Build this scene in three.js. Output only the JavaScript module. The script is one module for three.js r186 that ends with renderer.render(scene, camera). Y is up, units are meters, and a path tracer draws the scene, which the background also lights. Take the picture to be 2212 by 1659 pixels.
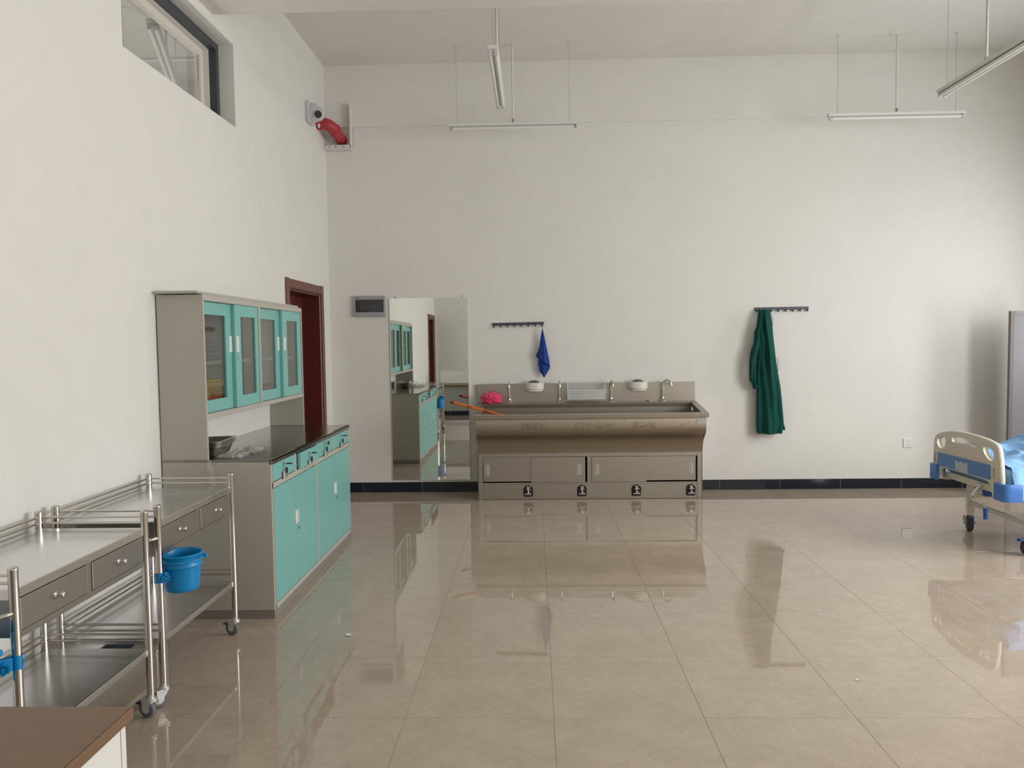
import * as THREE from 'three';
import { RoundedBoxGeometry } from 'three/addons/geometries/RoundedBoxGeometry.js';
import { mergeGeometries, toCreasedNormals } from 'three/addons/utils/BufferGeometryUtils.js';
import { ImprovedNoise } from 'three/addons/math/ImprovedNoise.js';
import { RectAreaLightUniformsLib } from 'three/addons/lights/RectAreaLightUniformsLib.js';

// ---------------------------------------------------------------- camera, sky, daylight, exposure
const scene = new THREE.Scene();
const FPX = 1666.1, EYE = 1.5067;
const camera = new THREE.PerspectiveCamera(2 * Math.atan(829.5 / FPX) * 180 / Math.PI, 2212 / 1659, 0.05, 100);
camera.position.set(0, EYE, 0);
camera.rotation.set(-0.0541, 0.0287, -0.0132, 'YXZ');
camera.updateMatrixWorld(true);
scene.add(camera);

const renderer = new THREE.WebGLRenderer({ antialias: true });
renderer.toneMapping = THREE.LinearToneMapping;
renderer.toneMappingExposure = 1.2;
renderer.shadowMap.enabled = true;
RectAreaLightUniformsLib.init();

scene.background = new THREE.Color().setRGB(0.85, 0.92, 1.0);      // overcast sky

// the room: x from the cupboard wall to the window wall, z from the sink wall to the wall behind the camera
const XL = -2.049, XR = 5.3, ZB = -7.752, ZR = 0.5, YC = 4.262, TILE = 0.6, X0 = 0.0638, Z0 = -3.62;
const WINDOWS = [[-6.8, -6.3], [-4.9, -2.4], [-1.7, -0.7]];        // z ranges of the window openings
const WY0 = 0.95, WY1 = 3.3;
const ROWS = 3, TILT = 0.34;                                         // daylight entering by each window: it comes from the sky, so it slants down
for (const [a, b] of WINDOWS) for (let k = 0; k < ROWS; k++) {
  const h = (WY1 - WY0 - 0.1) / ROWS, y = WY0 + 0.05 + (k + 0.5) * h, l = new THREE.RectAreaLight(new THREE.Color().setRGB(0.995, 0.992, 0.992), 8.6, b - a - 0.12, h * 0.96);
  l.position.set(XR - 0.02, y, (a + b) / 2);
  l.lookAt(XR - 1.02, y - Math.tan(TILT), (a + b) / 2);
  l.name = 'window_daylight';
  scene.add(l);
}
{
  const l = new THREE.RectAreaLight(new THREE.Color().setRGB(1.0, 0.93, 0.87), 1.7, 4.9, 1.3);   // daylight of the corridor's windows
  l.position.set(-4.75, 1.95, -5.5);
  l.lookAt(-2, 1.95, -5.5);
  l.name = 'corridor_daylight';
  scene.add(l);
}

// ---------------------------------------------------------------- helpers
const V = (x, y, z) => new THREE.Vector3(x, y, z);
let seed = 7;
const rnd = () => { seed = (seed + 0x6d2b79f5) | 0; let t = Math.imul(seed ^ (seed >>> 15), 1 | seed); t = (t + Math.imul(t ^ (t >>> 7), 61 | t)) ^ t; return ((t ^ (t >>> 14)) >>> 0) / 4294967296; };
const noise = new ImprovedNoise();
const N3 = (x, y, z) => noise.noise(x, y, z);
// a photograph pixel as a point on the plane (axis = value) that the thing touches
function at(px, py, axis, value) {
  const d = V((px - 1106) / FPX, -(py - 829.5) / FPX, -1).applyQuaternion(camera.quaternion);
  const o = camera.position, t = (value - o[axis]) / d[axis];
  return V(o.x + d.x * t, o.y + d.y * t, o.z + d.z * t);
}
const taken = {};
function numbered(name) { const n = taken[name] = (taken[name] ?? -1) + 1; return n ? name + '_' + String(n).padStart(3, '0') : name; }
function thing(name, label, category, [x, y, z] = [0, 0, 0], group) {
  const o = new THREE.Group(); o.name = numbered(name); o.position.set(x, y, z); scene.add(o);
  o.userData = { label, category }; if (group) o.userData.group = group;
  return o;
}
function origin(p) { const v = V(0, 0, 0); while (p && p !== scene) { v.add(p.position); p = p.parent; } return v; }
// geometry given in world coordinates, kept relative to its parent
function part(name, geos, mat, parent, label) {
  let g = Array.isArray(geos) ? merge(geos) : geos;
  const o = origin(parent);
  if (o.lengthSq() > 0) g = g.clone().translate(-o.x, -o.y, -o.z);
  const m = new THREE.Mesh(g, mat); m.name = name; m.castShadow = m.receiveShadow = true; parent.add(m);
  if (label) m.userData.label = label;
  return m;
}
function single(name, geos, mat, label, category, group) {
  const m = part(numbered(name), geos, mat, scene);
  m.userData = { label, category }; if (group) m.userData.group = group;
  return m;
}
function struct(name, geos, mat, label) { const m = part(name, geos, mat, scene); m.userData = { kind: 'structure' }; if (label) m.userData.label = label; return m; }
function structGroup(name, label) { const g = new THREE.Group(); g.name = name; g.userData = { kind: 'structure' }; if (label) g.userData.label = label; scene.add(g); return g; }
function copyOf(root, [x, y, z], label, group) {
  const base = root.name.replace(/_\d{3}$/, ''), c = root.clone(); c.name = numbered(base); c.position.set(x, y, z); c.userData = { ...root.userData };
  if (label) c.userData.label = label; if (group) c.userData.group = group;
  scene.add(c); return c;
}
function norm(g) { const h = g.index ? g.toNonIndexed() : g; for (const k of Object.keys(h.attributes)) if (!['position', 'normal', 'uv'].includes(k)) h.deleteAttribute(k); if (!h.attributes.uv) h.setAttribute('uv', new THREE.BufferAttribute(new Float32Array(h.attributes.position.count * 2), 2)); return h; }
function merge(list) { return list.length === 1 ? list[0] : mergeGeometries(list.map(norm)); }
// uv in metres taken along the main axis of each face
function uvm(g, s = 1) {
  const h = g.index ? g.toNonIndexed() : g, p = h.attributes.position, n = h.attributes.normal, uv = new Float32Array(p.count * 2);
  for (let i = 0; i < p.count; i++) {
    const ax = Math.abs(n.getX(i)), ay = Math.abs(n.getY(i)), az = Math.abs(n.getZ(i)), x = p.getX(i), y = p.getY(i), z = p.getZ(i);
    const [a, b] = ay >= ax && ay >= az ? [x, z] : ax >= az ? [z, y] : [x, y];
    uv[2 * i] = a * s; uv[2 * i + 1] = b * s;
  }
  h.setAttribute('uv', new THREE.BufferAttribute(uv, 2)); return h;
}
// box by its limits, edges rounded by r
function bx(x0, x1, y0, y1, z0, z1, r = 0) {
  const w = Math.abs(x1 - x0), h = Math.abs(y1 - y0), d = Math.abs(z1 - z0);
  const g = r > 0 ? new RoundedBoxGeometry(w, h, d, 2, Math.min(r, w / 2.01, h / 2.01, d / 2.01)) : new THREE.BoxGeometry(w, h, d);
  return g.translate((x0 + x1) / 2, (y0 + y1) / 2, (z0 + z1) / 2);
}
function rod(a, b, r, seg = 12, r2 = r) {
  const d = b.clone().sub(a), g = new THREE.CylinderGeometry(r2, r, d.length(), seg);
  return g.applyQuaternion(new THREE.Quaternion().setFromUnitVectors(V(0, 1, 0), d.normalize())).translate((a.x + b.x) / 2, (a.y + b.y) / 2, (a.z + b.z) / 2);
}
function tube(pts, r, n = 40, seg = 10, tension = 0.5) { return new THREE.TubeGeometry(new THREE.CatmullRomCurve3(pts, false, 'catmullrom', tension), n, r, seg); }
function lathe(pts, seg = 40) { return new THREE.LatheGeometry(pts.map(([r, y]) => new THREE.Vector2(r, y)), seg); }
function shapeOf(pts) { return new THREE.Shape(pts.map(([a, b]) => new THREE.Vector2(a, b))); }
function extr(shape, depth, bevel = 0, seg = 2, curve = 10) { return new THREE.ExtrudeGeometry(shape, { depth, bevelEnabled: bevel > 0, bevelThickness: bevel, bevelSize: bevel, bevelOffset: -bevel, bevelSegments: seg, curveSegments: curve }); }
const toZY = (g) => { g.applyMatrix4(new THREE.Matrix4().set(0, 0, 1, 0, 0, 1, 0, 0, 1, 0, 0, 0, 0, 0, 0, 1)); const i = g.index; flip(g); return g; };   // shape (z, y), depth along x
function flip(g) {
  if (g.index) { const a = g.index.array; for (let k = 0; k < a.length; k += 3) { const t = a[k]; a[k] = a[k + 1]; a[k + 1] = t; } }
  else for (const at of Object.values(g.attributes)) { const s = at.itemSize, a = at.array; for (let k = 0; k < at.count; k += 3) for (let c = 0; c < s; c++) { const t = a[k * s + c]; a[k * s + c] = a[(k + 1) * s + c]; a[(k + 1) * s + c] = t; } }
  g.computeVertexNormals();
}
// a slab with rectangular holes, built as boxes; axis is the thin one, [a, b] its limits, u and v the other two (z, y for axis x; x, y for axis z)
function slab(axis, a, b, u0, u1, v0, v1, holes = []) {
  const us = [...new Set([u0, u1, ...holes.flatMap((h) => [h[0], h[1]])])].filter((x) => x >= u0 && x <= u1).sort((p, q) => p - q), out = [];
  for (let i = 0; i + 1 < us.length; i++) {
    const um = (us[i] + us[i + 1]) / 2, cut = holes.filter((h) => h[0] < um && h[1] > um).sort((p, q) => p[2] - q[2]);
    let v = v0;
    for (const h of cut) { if (h[2] > v) out.push([us[i], us[i + 1], v, h[2]]); v = h[3]; }
    if (v < v1) out.push([us[i], us[i + 1], v, v1]);
  }
  return uvm(merge(out.map(([p, q, r, s]) => (axis === 'x' ? bx(a, b, r, s, p, q) : bx(p, q, r, s, a, b)))));
}
const lerp = (a, b, t) => a + (b - a) * t;
function interp(pts, y) {   // pts: [y, x] sorted by y
  if (y <= pts[0][0]) return pts[0][1];
  for (let i = 1; i < pts.length; i++) if (y <= pts[i][0]) return lerp(pts[i - 1][1], pts[i][1], (y - pts[i - 1][0]) / (pts[i][0] - pts[i - 1][0]));
  return pts[pts.length - 1][1];
}

// ---------------------------------------------------------------- textures and materials
function dataTex(size, fn, srgb, repeat = 1) {
  const d = new Uint8Array(size * size * 4);
  for (let y = 0; y < size; y++) for (let x = 0; x < size; x++) { const c = fn(x / size, y / size, x, y), o = (y * size + x) * 4; d[o] = c[0]; d[o + 1] = c[1]; d[o + 2] = c[2]; d[o + 3] = c[3] ?? 255; }
  const t = new THREE.DataTexture(d, size, size); t.wrapS = t.wrapT = THREE.RepeatWrapping; t.magFilter = THREE.LinearFilter; t.minFilter = THREE.LinearMipmapLinearFilter; t.generateMipmaps = true;
  if (srgb) t.colorSpace = THREE.SRGBColorSpace;
  t.repeat.set(repeat, repeat); t.needsUpdate = true; return t;
}
const clamp = (v) => Math.max(0, Math.min(255, v));
function canvasTex(w, h, draw) {
  const c = document.createElement('canvas'); c.width = w; c.height = h; draw(c.getContext('2d'), w, h);
  const t = new THREE.CanvasTexture(c); t.colorSpace = THREE.SRGBColorSpace; return t;
}
// periodic noise, so that the repeats have no seams
const pn = (u, v, f, z) => { const a = u * 2 * Math.PI, b = v * 2 * Math.PI, r = f / (2 * Math.PI); return N3(Math.cos(a) * r + 7.1, Math.sin(a) * r + Math.cos(b) * r + z, Math.sin(b) * r + 3.3); };

const std = (o) => new THREE.MeshStandardMaterial(o), phy = (o) => new THREE.MeshPhysicalMaterial(o);
const rgb = (r, g, b) => new THREE.Color().setRGB(r, g, b);

const plasterMap = dataTex(512, (u, v) => { const n = 250 + 1.6 * pn(u, v, 5, 1) + 2 * pn(u, v, 17, 9) + 2 * (rnd() - 0.5); return [clamp(n), clamp(n - 0.4), clamp(n - 1)]; }, true, 0.5);
const plasterBump = dataTex(512, (u, v) => { const n = 128 + 60 * pn(u, v, 12, 4) + 40 * pn(u, v, 40, 2) + 20 * (rnd() - 0.5); return [clamp(n), clamp(n), clamp(n)]; }, false, 0.7);
const M = {};
M.wall = std({ color: rgb(0.80, 0.785, 0.745), map: plasterMap, bumpMap: plasterBump, bumpScale: 0.00012, roughness: 0.92 });

// polished porcelain floor: beige body with small pale flecks, a few faint scuffs
function tileTexture(s) {
  return canvasTex(1024, 1024, (c, w) => {
    const img = c.createImageData(w, w);
    for (let y = 0; y < w; y++) for (let x = 0; x < w; x++) {
      const u = x / w, v = y / w, n = 7 * N3(u * 3 + s * 9, v * 3, s) + 5 * N3(u * 11, v * 11 + s * 5, s + 2) + 5 * N3(u * 60, v * 60, s + 5) + 3 * (rnd() - 0.5), o = (y * w + x) * 4;
      img.data[o] = clamp(176 + n); img.data[o + 1] = clamp(161 + n); img.data[o + 2] = clamp(144 + n); img.data[o + 3] = 255;
    }
    c.putImageData(img, 0, 0);
    for (let i = 0; i < 420; i++) {
      const x = rnd() * w, y = rnd() * w, l = 6 + rnd() * 34, a = (rnd() - 0.5) * 2.2 + 0.4;
      c.strokeStyle = `rgba(214,202,186,${0.2 + rnd() * 0.5})`; c.lineWidth = 1 + rnd() * 2.6; c.beginPath(); c.moveTo(x, y);
      c.quadraticCurveTo(x + Math.cos(a) * l * 0.5 + (rnd() - 0.5) * 12, y + Math.sin(a) * l * 0.5 + (rnd() - 0.5) * 12, x + Math.cos(a) * l, y + Math.sin(a) * l); c.stroke();
    }
    for (let i = 0; i < 5; i++) { c.fillStyle = `rgba(110,98,86,${0.12 + rnd() * 0.2})`; c.beginPath(); c.ellipse(rnd() * w, rnd() * w, 3 + rnd() * 12, 1.5 + rnd() * 4, rnd() * 3, 0, 7); c.fill(); }
  });
}
M.tiles = [0, 1, 2, 3, 4, 5].map((s) => phy({ map: tileTexture(s + 1), roughness: 0.012 + 0.004 * (s % 3), specularIntensity: 1.0, ior: 1.62, color: rgb(1, 1, 1) }));
M.grout = std({ color: rgb(0.22, 0.19, 0.16), roughness: 0.9 });
M.groutPale = std({ color: rgb(0.6, 0.55, 0.48), roughness: 0.9 });
M.skirting = phy({ color: rgb(0.012, 0.018, 0.03), roughness: 0.08, ior: 1.5 });
const steelRough = dataTex(512, (u, v) => { const n = 150 + 28 * pn(u, v, 6, 3) + 22 * pn(u, v, 26, 8) + 10 * (rnd() - 0.5); return [clamp(n), clamp(n), clamp(n)]; }, false, 1);
M.steel = phy({ color: rgb(0.44, 0.405, 0.355), metalness: 1, roughness: 0.36 });
M.steelTop = phy({ color: rgb(0.30, 0.285, 0.26), metalness: 1, roughness: 0.16 });
M.trolleySteel = phy({ color: rgb(0.40, 0.385, 0.355), metalness: 1, roughness: 0.4 });
M.trolleySheet = phy({ color: rgb(0.74, 0.745, 0.755), metalness: 1, roughness: 0.2 });
M.chrome = phy({ color: rgb(0.68, 0.65, 0.61), metalness: 1, roughness: 0.09 });
M.tubeSteel = phy({ color: rgb(0.62, 0.585, 0.54), metalness: 1, roughness: 0.14 });
M.cream = phy({ color: rgb(0.455, 0.435, 0.375), roughness: 0.48 });          // cupboard carcass
M.plinth = std({ color: rgb(0.24, 0.22, 0.19), roughness: 0.6 });
M.teal = phy({ color: rgb(0.19, 0.47, 0.435), roughness: 0.32 });
M.glass = phy({ color: rgb(0.74, 0.76, 0.75), transmission: 1, thickness: 0, roughness: 0.02, ior: 1.5 });
M.windowGlass = phy({ color: rgb(0.98, 0.99, 0.99), transmission: 1, thickness: 0, roughness: 0.0, ior: 1.5 });
M.white = phy({ color: rgb(0.78, 0.77, 0.74), roughness: 0.35 });
M.whitePaint = std({ color: rgb(0.72, 0.71, 0.69), roughness: 0.5 });
M.plastic = phy({ color: rgb(0.74, 0.70, 0.62), roughness: 0.34 });
M.bedCream = phy({ color: rgb(0.66, 0.62, 0.52), roughness: 0.38 });
M.bedBlue = phy({ color: rgb(0.075, 0.22, 0.50), roughness: 0.35 });
M.bumperBlue = phy({ color: rgb(0.06, 0.19, 0.55), roughness: 0.3 });
M.black = phy({ color: rgb(0.012, 0.013, 0.016), roughness: 0.4 });
M.darkPlastic = phy({ color: rgb(0.05, 0.05, 0.055), roughness: 0.35 });
M.rubber = std({ color: rgb(0.045, 0.048, 0.055), roughness: 0.7 });
M.greyRubber = std({ color: rgb(0.16, 0.17, 0.18), roughness: 0.6 });
M.bucketBlue = phy({ color: rgb(0.0, 0.24, 0.56), roughness: 0.3 });
M.door = phy({ color: rgb(0.10, 0.018, 0.010), roughness: 0.4 });
M.red = phy({ color: rgb(0.42, 0.035, 0.045), roughness: 0.5 });
M.orange = phy({ color: rgb(0.72, 0.17, 0.015), roughness: 0.4 });
M.pink = phy({ color: rgb(0.78, 0.075, 0.17), roughness: 0.85, sheen: 0.4, sheenColor: rgb(1, 0.5, 0.6), sheenRoughness: 0.6 });
M.slate = std({ color: rgb(0.055, 0.06, 0.075), roughness: 0.45 });
M.film = phy({ color: rgb(0.9, 0.9, 0.88), transmission: 0.75, thickness: 0, roughness: 0.25, side: THREE.DoubleSide });
M.mirror = phy({ color: rgb(0.80, 0.83, 0.79), metalness: 1, roughness: 0.01 });
M.lens = phy({ color: rgb(0.01, 0.012, 0.016), roughness: 0.1 });
M.yellow = phy({ color: rgb(0.62, 0.42, 0.03), roughness: 0.4 });
M.greyScreen = phy({ color: rgb(0.215, 0.21, 0.22), roughness: 0.4 });
M.greyPost = std({ color: rgb(0.17, 0.145, 0.145), roughness: 0.5 });
const weave = dataTex(256, (u, v, x, y) => { const n = 128 + 50 * Math.sin(x * Math.PI / 2) * Math.sin(y * Math.PI / 2) + 30 * (rnd() - 0.5); return [clamp(n), clamp(n), clamp(n)]; }, false, 14);
const clothBump = dataTex(512, (u, v) => { const n = 128 + 70 * pn(u, v, 9, 6) + 40 * pn(u, v, 23, 1); return [clamp(n), clamp(n), clamp(n)]; }, false, 1.5);
M.gown = phy({ color: rgb(0.004, 0.066, 0.052), roughness: 0.8, bumpMap: clothBump, bumpScale: 0.004, specularIntensity: 0.4 });
M.towel = phy({ color: rgb(0.012, 0.05, 0.27), roughness: 0.95, bumpMap: weave, bumpScale: 0.001 });
M.sheet = phy({ color: rgb(0.22, 0.44, 0.74), roughness: 0.8, bumpMap: clothBump, bumpScale: 0.006 });
const woodMap = canvasTex(1024, 512, (c, w, h) => {
  c.fillStyle = 'rgb(121,94,70)'; c.fillRect(0, 0, w, h);
  for (let i = 0; i < 900; i++) { const y = rnd() * h, x = rnd() * w - 200, l = 150 + rnd() * 700, d = rnd() < 0.6 ? '92,66,50' : '146,114,92'; c.strokeStyle = `rgba(${d},${0.05 + rnd() * 0.16})`; c.lineWidth = 0.6 + rnd() * 1.8; c.beginPath(); c.moveTo(x, y); c.lineTo(x + l, y + (rnd() - 0.5) * 5); c.stroke(); }
});
woodMap.wrapS = woodMap.wrapT = THREE.RepeatWrapping;
M.wood = phy({ map: woodMap, roughness: 0.4 });
const doorWood = canvasTex(512, 512, (c, w, h) => {
  c.fillStyle = 'rgb(112,72,62)'; c.fillRect(0, 0, w, h);
  for (let i = 0; i < 500; i++) { const x = rnd() * w; c.strokeStyle = `rgba(${rnd() < 0.5 ? '84,48,40' : '140,98,86'},${0.06 + rnd() * 0.2})`; c.lineWidth = 0.6 + rnd() * 2; c.beginPath(); c.moveTo(x, 0); c.lineTo(x + (rnd() - 0.5) * 8, h); c.stroke(); }
});
doorWood.wrapS = doorWood.wrapT = THREE.RepeatWrapping;
M.casing = std({ map: doorWood, roughness: 0.5 });

// ---------------------------------------------------------------- the shell
const WT = 0.24;
const DOOR1 = [-7.40, -6.43, 0, 1.99], DOOR2 = [-0.46, 0.36, 0, 2.0], TRANSOM = [-5.385, -3.91, 3.02, 3.58];
struct('wall_left', slab('x', XL - WT, XL, ZB - 0.3, ZR + 0.3, 0, YC, [DOOR1, DOOR2, TRANSOM]), M.wall);
const wallBack = struct('wall_back', [slab('z', ZB - 0.24, ZB, XL, XR, 0, YC), uvm(bx(XL, XR, 3.66, YC, ZB, ZB + 0.014))], M.wall);
struct('wall_rear', slab('z', ZR, ZR + 0.24, XL, XR, 0, YC), M.wall);
struct('wall_right', slab('x', XR, XR + WT, ZB - 0.24, ZR + 0.24, 0, YC, WINDOWS.map(([a, b]) => [a, b, WY0, WY1])), M.wall);
const ceiling = struct('ceiling', uvm(bx(XL - 0.001, XR, YC, YC + 0.2, ZB, ZR)), M.wall);
struct('trim_1', uvm(bx(XL, XR, 3.645, YC, -5.05, -4.75)), M.wall, 'white plastered ceiling beam');
// floor: each tile is a piece, laid a hair out of level, with open joints over the bed
const floor = structGroup('floor');
part('tile_bed', [bx(XL - WT, XR + 0.1, -0.1, -0.0025, ZB - 0.1, ZR + 0.1)], M.grout, floor);
const tileGeo = (() => {
  const h = TILE / 2 - 0.0005, b = 0.0006, g = new THREE.BufferGeometry(), P = [], T = [];
  const q = (a, c, d, e) => { for (const p of [a, c, d, a, d, e]) { P.push(...p); T.push(p[0] / TILE + 0.5, p[2] / TILE + 0.5); } };
  const i = h - b, t = 0, s = -0.0008, k = -0.006;
  q([-i, t, i], [i, t, i], [i, t, -i], [-i, t, -i]);
  for (const [ax, az, bx_, bz] of [[-1, 1, 1, 1], [1, 1, 1, -1], [1, -1, -1, -1], [-1, -1, -1, 1]]) {
    q([ax * h, s, az * h], [bx_ * h, s, bz * h], [bx_ * i, t, bz * i], [ax * i, t, az * i]);
    q([ax * h, k, az * h], [bx_ * h, k, bz * h], [bx_ * h, s, bz * h], [ax * h, s, az * h]);
  }
  g.setAttribute('position', new THREE.Float32BufferAttribute(P, 3)); g.setAttribute('uv', new THREE.Float32BufferAttribute(T, 2)); g.computeVertexNormals(); return g;
})();
const I0 = Math.floor((XL - X0) / TILE), I1 = Math.ceil((XR - X0) / TILE), J0 = Math.floor((ZB - Z0) / TILE), J1 = Math.ceil((ZR - Z0) / TILE);
for (let i = I0; i < I1; i++) for (let j = J0; j < J1; j++) {
  const x0 = Math.max(X0 + i * TILE, XL + 0.001), x1 = Math.min(X0 + (i + 1) * TILE, XR), z0 = Math.max(Z0 + j * TILE, ZB + 0.001), z1 = Math.min(Z0 + (j + 1) * TILE, ZR);
  if (x1 - x0 < 0.01 || z1 - z0 < 0.01) continue;
  const m = new THREE.Mesh(tileGeo, M.tiles[Math.floor(rnd() * 6)]);
  m.name = 'tile'; m.receiveShadow = m.castShadow = true;
  m.position.set((x0 + x1) / 2, -0.0004 - rnd() * 0.0003, (z0 + z1) / 2);
  m.scale.set((x1 - x0) / TILE, 1, (z1 - z0) / TILE);
  m.rotation.set((rnd() - 0.5) * 0.0012, 0, (rnd() - 0.5) * 0.0012);
  floor.add(m);
}
// skirting tiles, each a piece
function skirting(name, axis, plane, from, to, dir, joint, gaps = []) {
  const g = structGroup(name); let k = Math.floor((from - joint) / TILE);
  for (; joint + k * TILE < to; k++) {
    let a = Math.max(from, joint + k * TILE + 0.0016), b = Math.min(to, joint + (k + 1) * TILE - 0.0016);
    for (const [p, q] of gaps) { if (a < p && b > p) b = Math.min(b, p); else if (a >= p && a < q) a = Math.min(q, b); }
    if (b - a < 0.01) continue;
    const geo = axis === 'z' ? bx(a, b, 0.0, 0.1, plane, plane + dir * 0.012, 0.0015) : bx(plane, plane + dir * 0.012, 0.0, 0.1, a, b, 0.0015);
    part('skirting_tile', geo, M.skirting, g);
  }
  const len = axis === 'z' ? bx(from, to, 0.001, 0.1005, plane, plane + dir * 0.009) : null;
  if (len) part('grout', len, M.groutPale, g);
}
skirting('baseboard_back', 'z', ZB, XL, XR, 1, 1.853);
skirting('baseboard_left', 'x', XL, ZB + 0.012, ZR, 1, Z0, [[-7.5, -6.35], [-0.54, 0.44]]);
skirting('baseboard_rear', 'z', ZR, XL + 0.012, XR, -1, 1.853);
skirting('baseboard_right', 'x', XR, ZB + 0.012, ZR - 0.012, -1, Z0);

// doors with wooden casings in the cupboard wall
function doorway(name, [z0, z1, , y1], handleAt) {
  const d = structGroup(name, 'dark red-brown door in a worn wooden casing'), c = 0.076;
  const cas = (a, b, p, q) => uvm(bx(XL - 0.006, XL + 0.016, p, q, a, b, 0.004), 2);
  part('casing', cas(z0 - c, z0, 0, y1 + c + 0.006), M.casing, d); part('casing', cas(z1, z1 + c, 0, y1 + c + 0.004), M.casing, d); part('casing', cas(z0, z1, y1, y1 + c), M.casing, d);
  part('jamb', [bx(XL - WT, XL - 0.006, 0, y1, z0, z0 + 0.02), bx(XL - WT, XL - 0.006, 0, y1, z1 - 0.02, z1), bx(XL - WT, XL - 0.006, y1 - 0.02, y1, z0, z1)], M.door, d);
  const leaf = part('door_leaf', [bx(XL - 0.20, XL - 0.16, 0.006, y1 - 0.024, z0 + 0.024, z1 - 0.024, 0.003)], M.door, d);
  for (const [a, b] of [[0.15, 0.9], [1.05, 1.85]]) part('door_panel', bx(XL - 0.165, XL - 0.152, a, b, z0 + 0.16, z1 - 0.16, 0.008), M.door, leaf);
  const h = part('handle', [bx(XL - 0.162, XL - 0.15, 0.93, 1.13, handleAt - 0.02, handleAt + 0.02, 0.004), rod(V(XL - 0.15, 1.06, handleAt), V(XL - 0.10, 1.06, handleAt), 0.009), rod(V(XL - 0.105, 1.06, handleAt), V(XL - 0.105, 1.06, handleAt - 0.11), 0.009)], M.black, leaf);
}
doorway('door_1', DOOR1, -6.56); doorway('door_2', DOOR2, 0.24);

// transom window above head height, towards the corridor
{
  const w = structGroup('window_1', 'high internal window with dark outer frame and cream sash'), [z0, z1, y0, y1] = TRANSOM, xo = XL - 0.105;
  const ring = (x0, x1, e, t) => [bx(x0, x1, y0 + e, y1 - e, z0 + e, z0 + e + t), bx(x0, x1, y0 + e, y1 - e, z1 - e - t, z1 - e), bx(x0, x1, y0 + e, y0 + e + t, z0 + e + t, z1 - e - t), bx(x0, x1, y1 - e - t, y1 - e, z0 + e + t, z1 - e - t)];
  part('window_frame', ring(xo - 0.05, xo, 0.0, 0.045), M.slate, w);
  part('track', ring(xo - 0.085, xo - 0.05, 0.0, 0.05), M.whitePaint, w);
  part('sash', ring(xo - 0.118, xo - 0.086, 0.03, 0.07), M.plastic, w);
  part('pane', bx(xo - 0.104, xo - 0.1, y0 + 0.1, y1 - 0.1, z0 + 0.1, z1 - 0.1), M.windowGlass, w);
}
// windows of the daylight side
WINDOWS.forEach(([a, b], n) => {
  const w = structGroup('window_' + (n + 2)), x = XR + 0.12, t = 0.06;
  part('window_frame', [bx(x, x + 0.06, WY0, WY1, a, a + t), bx(x, x + 0.06, WY0, WY1, b - t, b), bx(x, x + 0.06, WY0, WY0 + t, a + t, b - t), bx(x, x + 0.06, WY1 - t, WY1, a + t, b - t)], M.white, w);
  const m = (a + b) / 2, ym = WY0 + 0.62 * (WY1 - WY0);
  part('mullion', bx(x, x + 0.06, WY0 + t, WY1 - t, m - 0.03, m + 0.03), M.white, w);
  part('transom', [bx(x, x + 0.06, ym - 0.03, ym + 0.03, a + t, m - 0.03), bx(x, x + 0.06, ym - 0.03, ym + 0.03, m + 0.03, b - t)], M.white, w);
  for (const [p, q] of [[a + t, m - 0.03], [m + 0.03, b - t]]) for (const [r, s] of [[WY0 + t, ym - 0.03], [ym + 0.03, WY1 - t]]) part('pane', bx(x + 0.028, x + 0.032, r, s, p, q), M.windowGlass, w);
  part('sill', bx(XR - 0.03, x, WY0 - 0.03, WY0, a - 0.04, b + 0.04, 0.004), M.white, w);
});
// the corridor behind the transom window
struct('wall_corridor', slab('x', -4.8, -4.6, ZB - 0.3, ZR + 0.3, 0, YC, [[-7.95, -3.05, 1.3, 2.6]]), M.wall);
struct('floor_corridor', bx(-4.8, XL - WT, -0.1, 0, ZB - 0.3, ZR + 0.3), M.wall);
struct('ceiling_corridor', bx(-4.8, XL - WT + 0.24, YC, YC + 0.2, ZB - 0.3, ZR + 0.3), M.wall);
struct('wall_corridor_end', [bx(-4.8, XL - WT, 0, YC, ZB - 0.5, ZB - 0.3), bx(-4.8, XL - WT, 0, YC, ZR + 0.3, ZR + 0.5)], M.wall);

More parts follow.
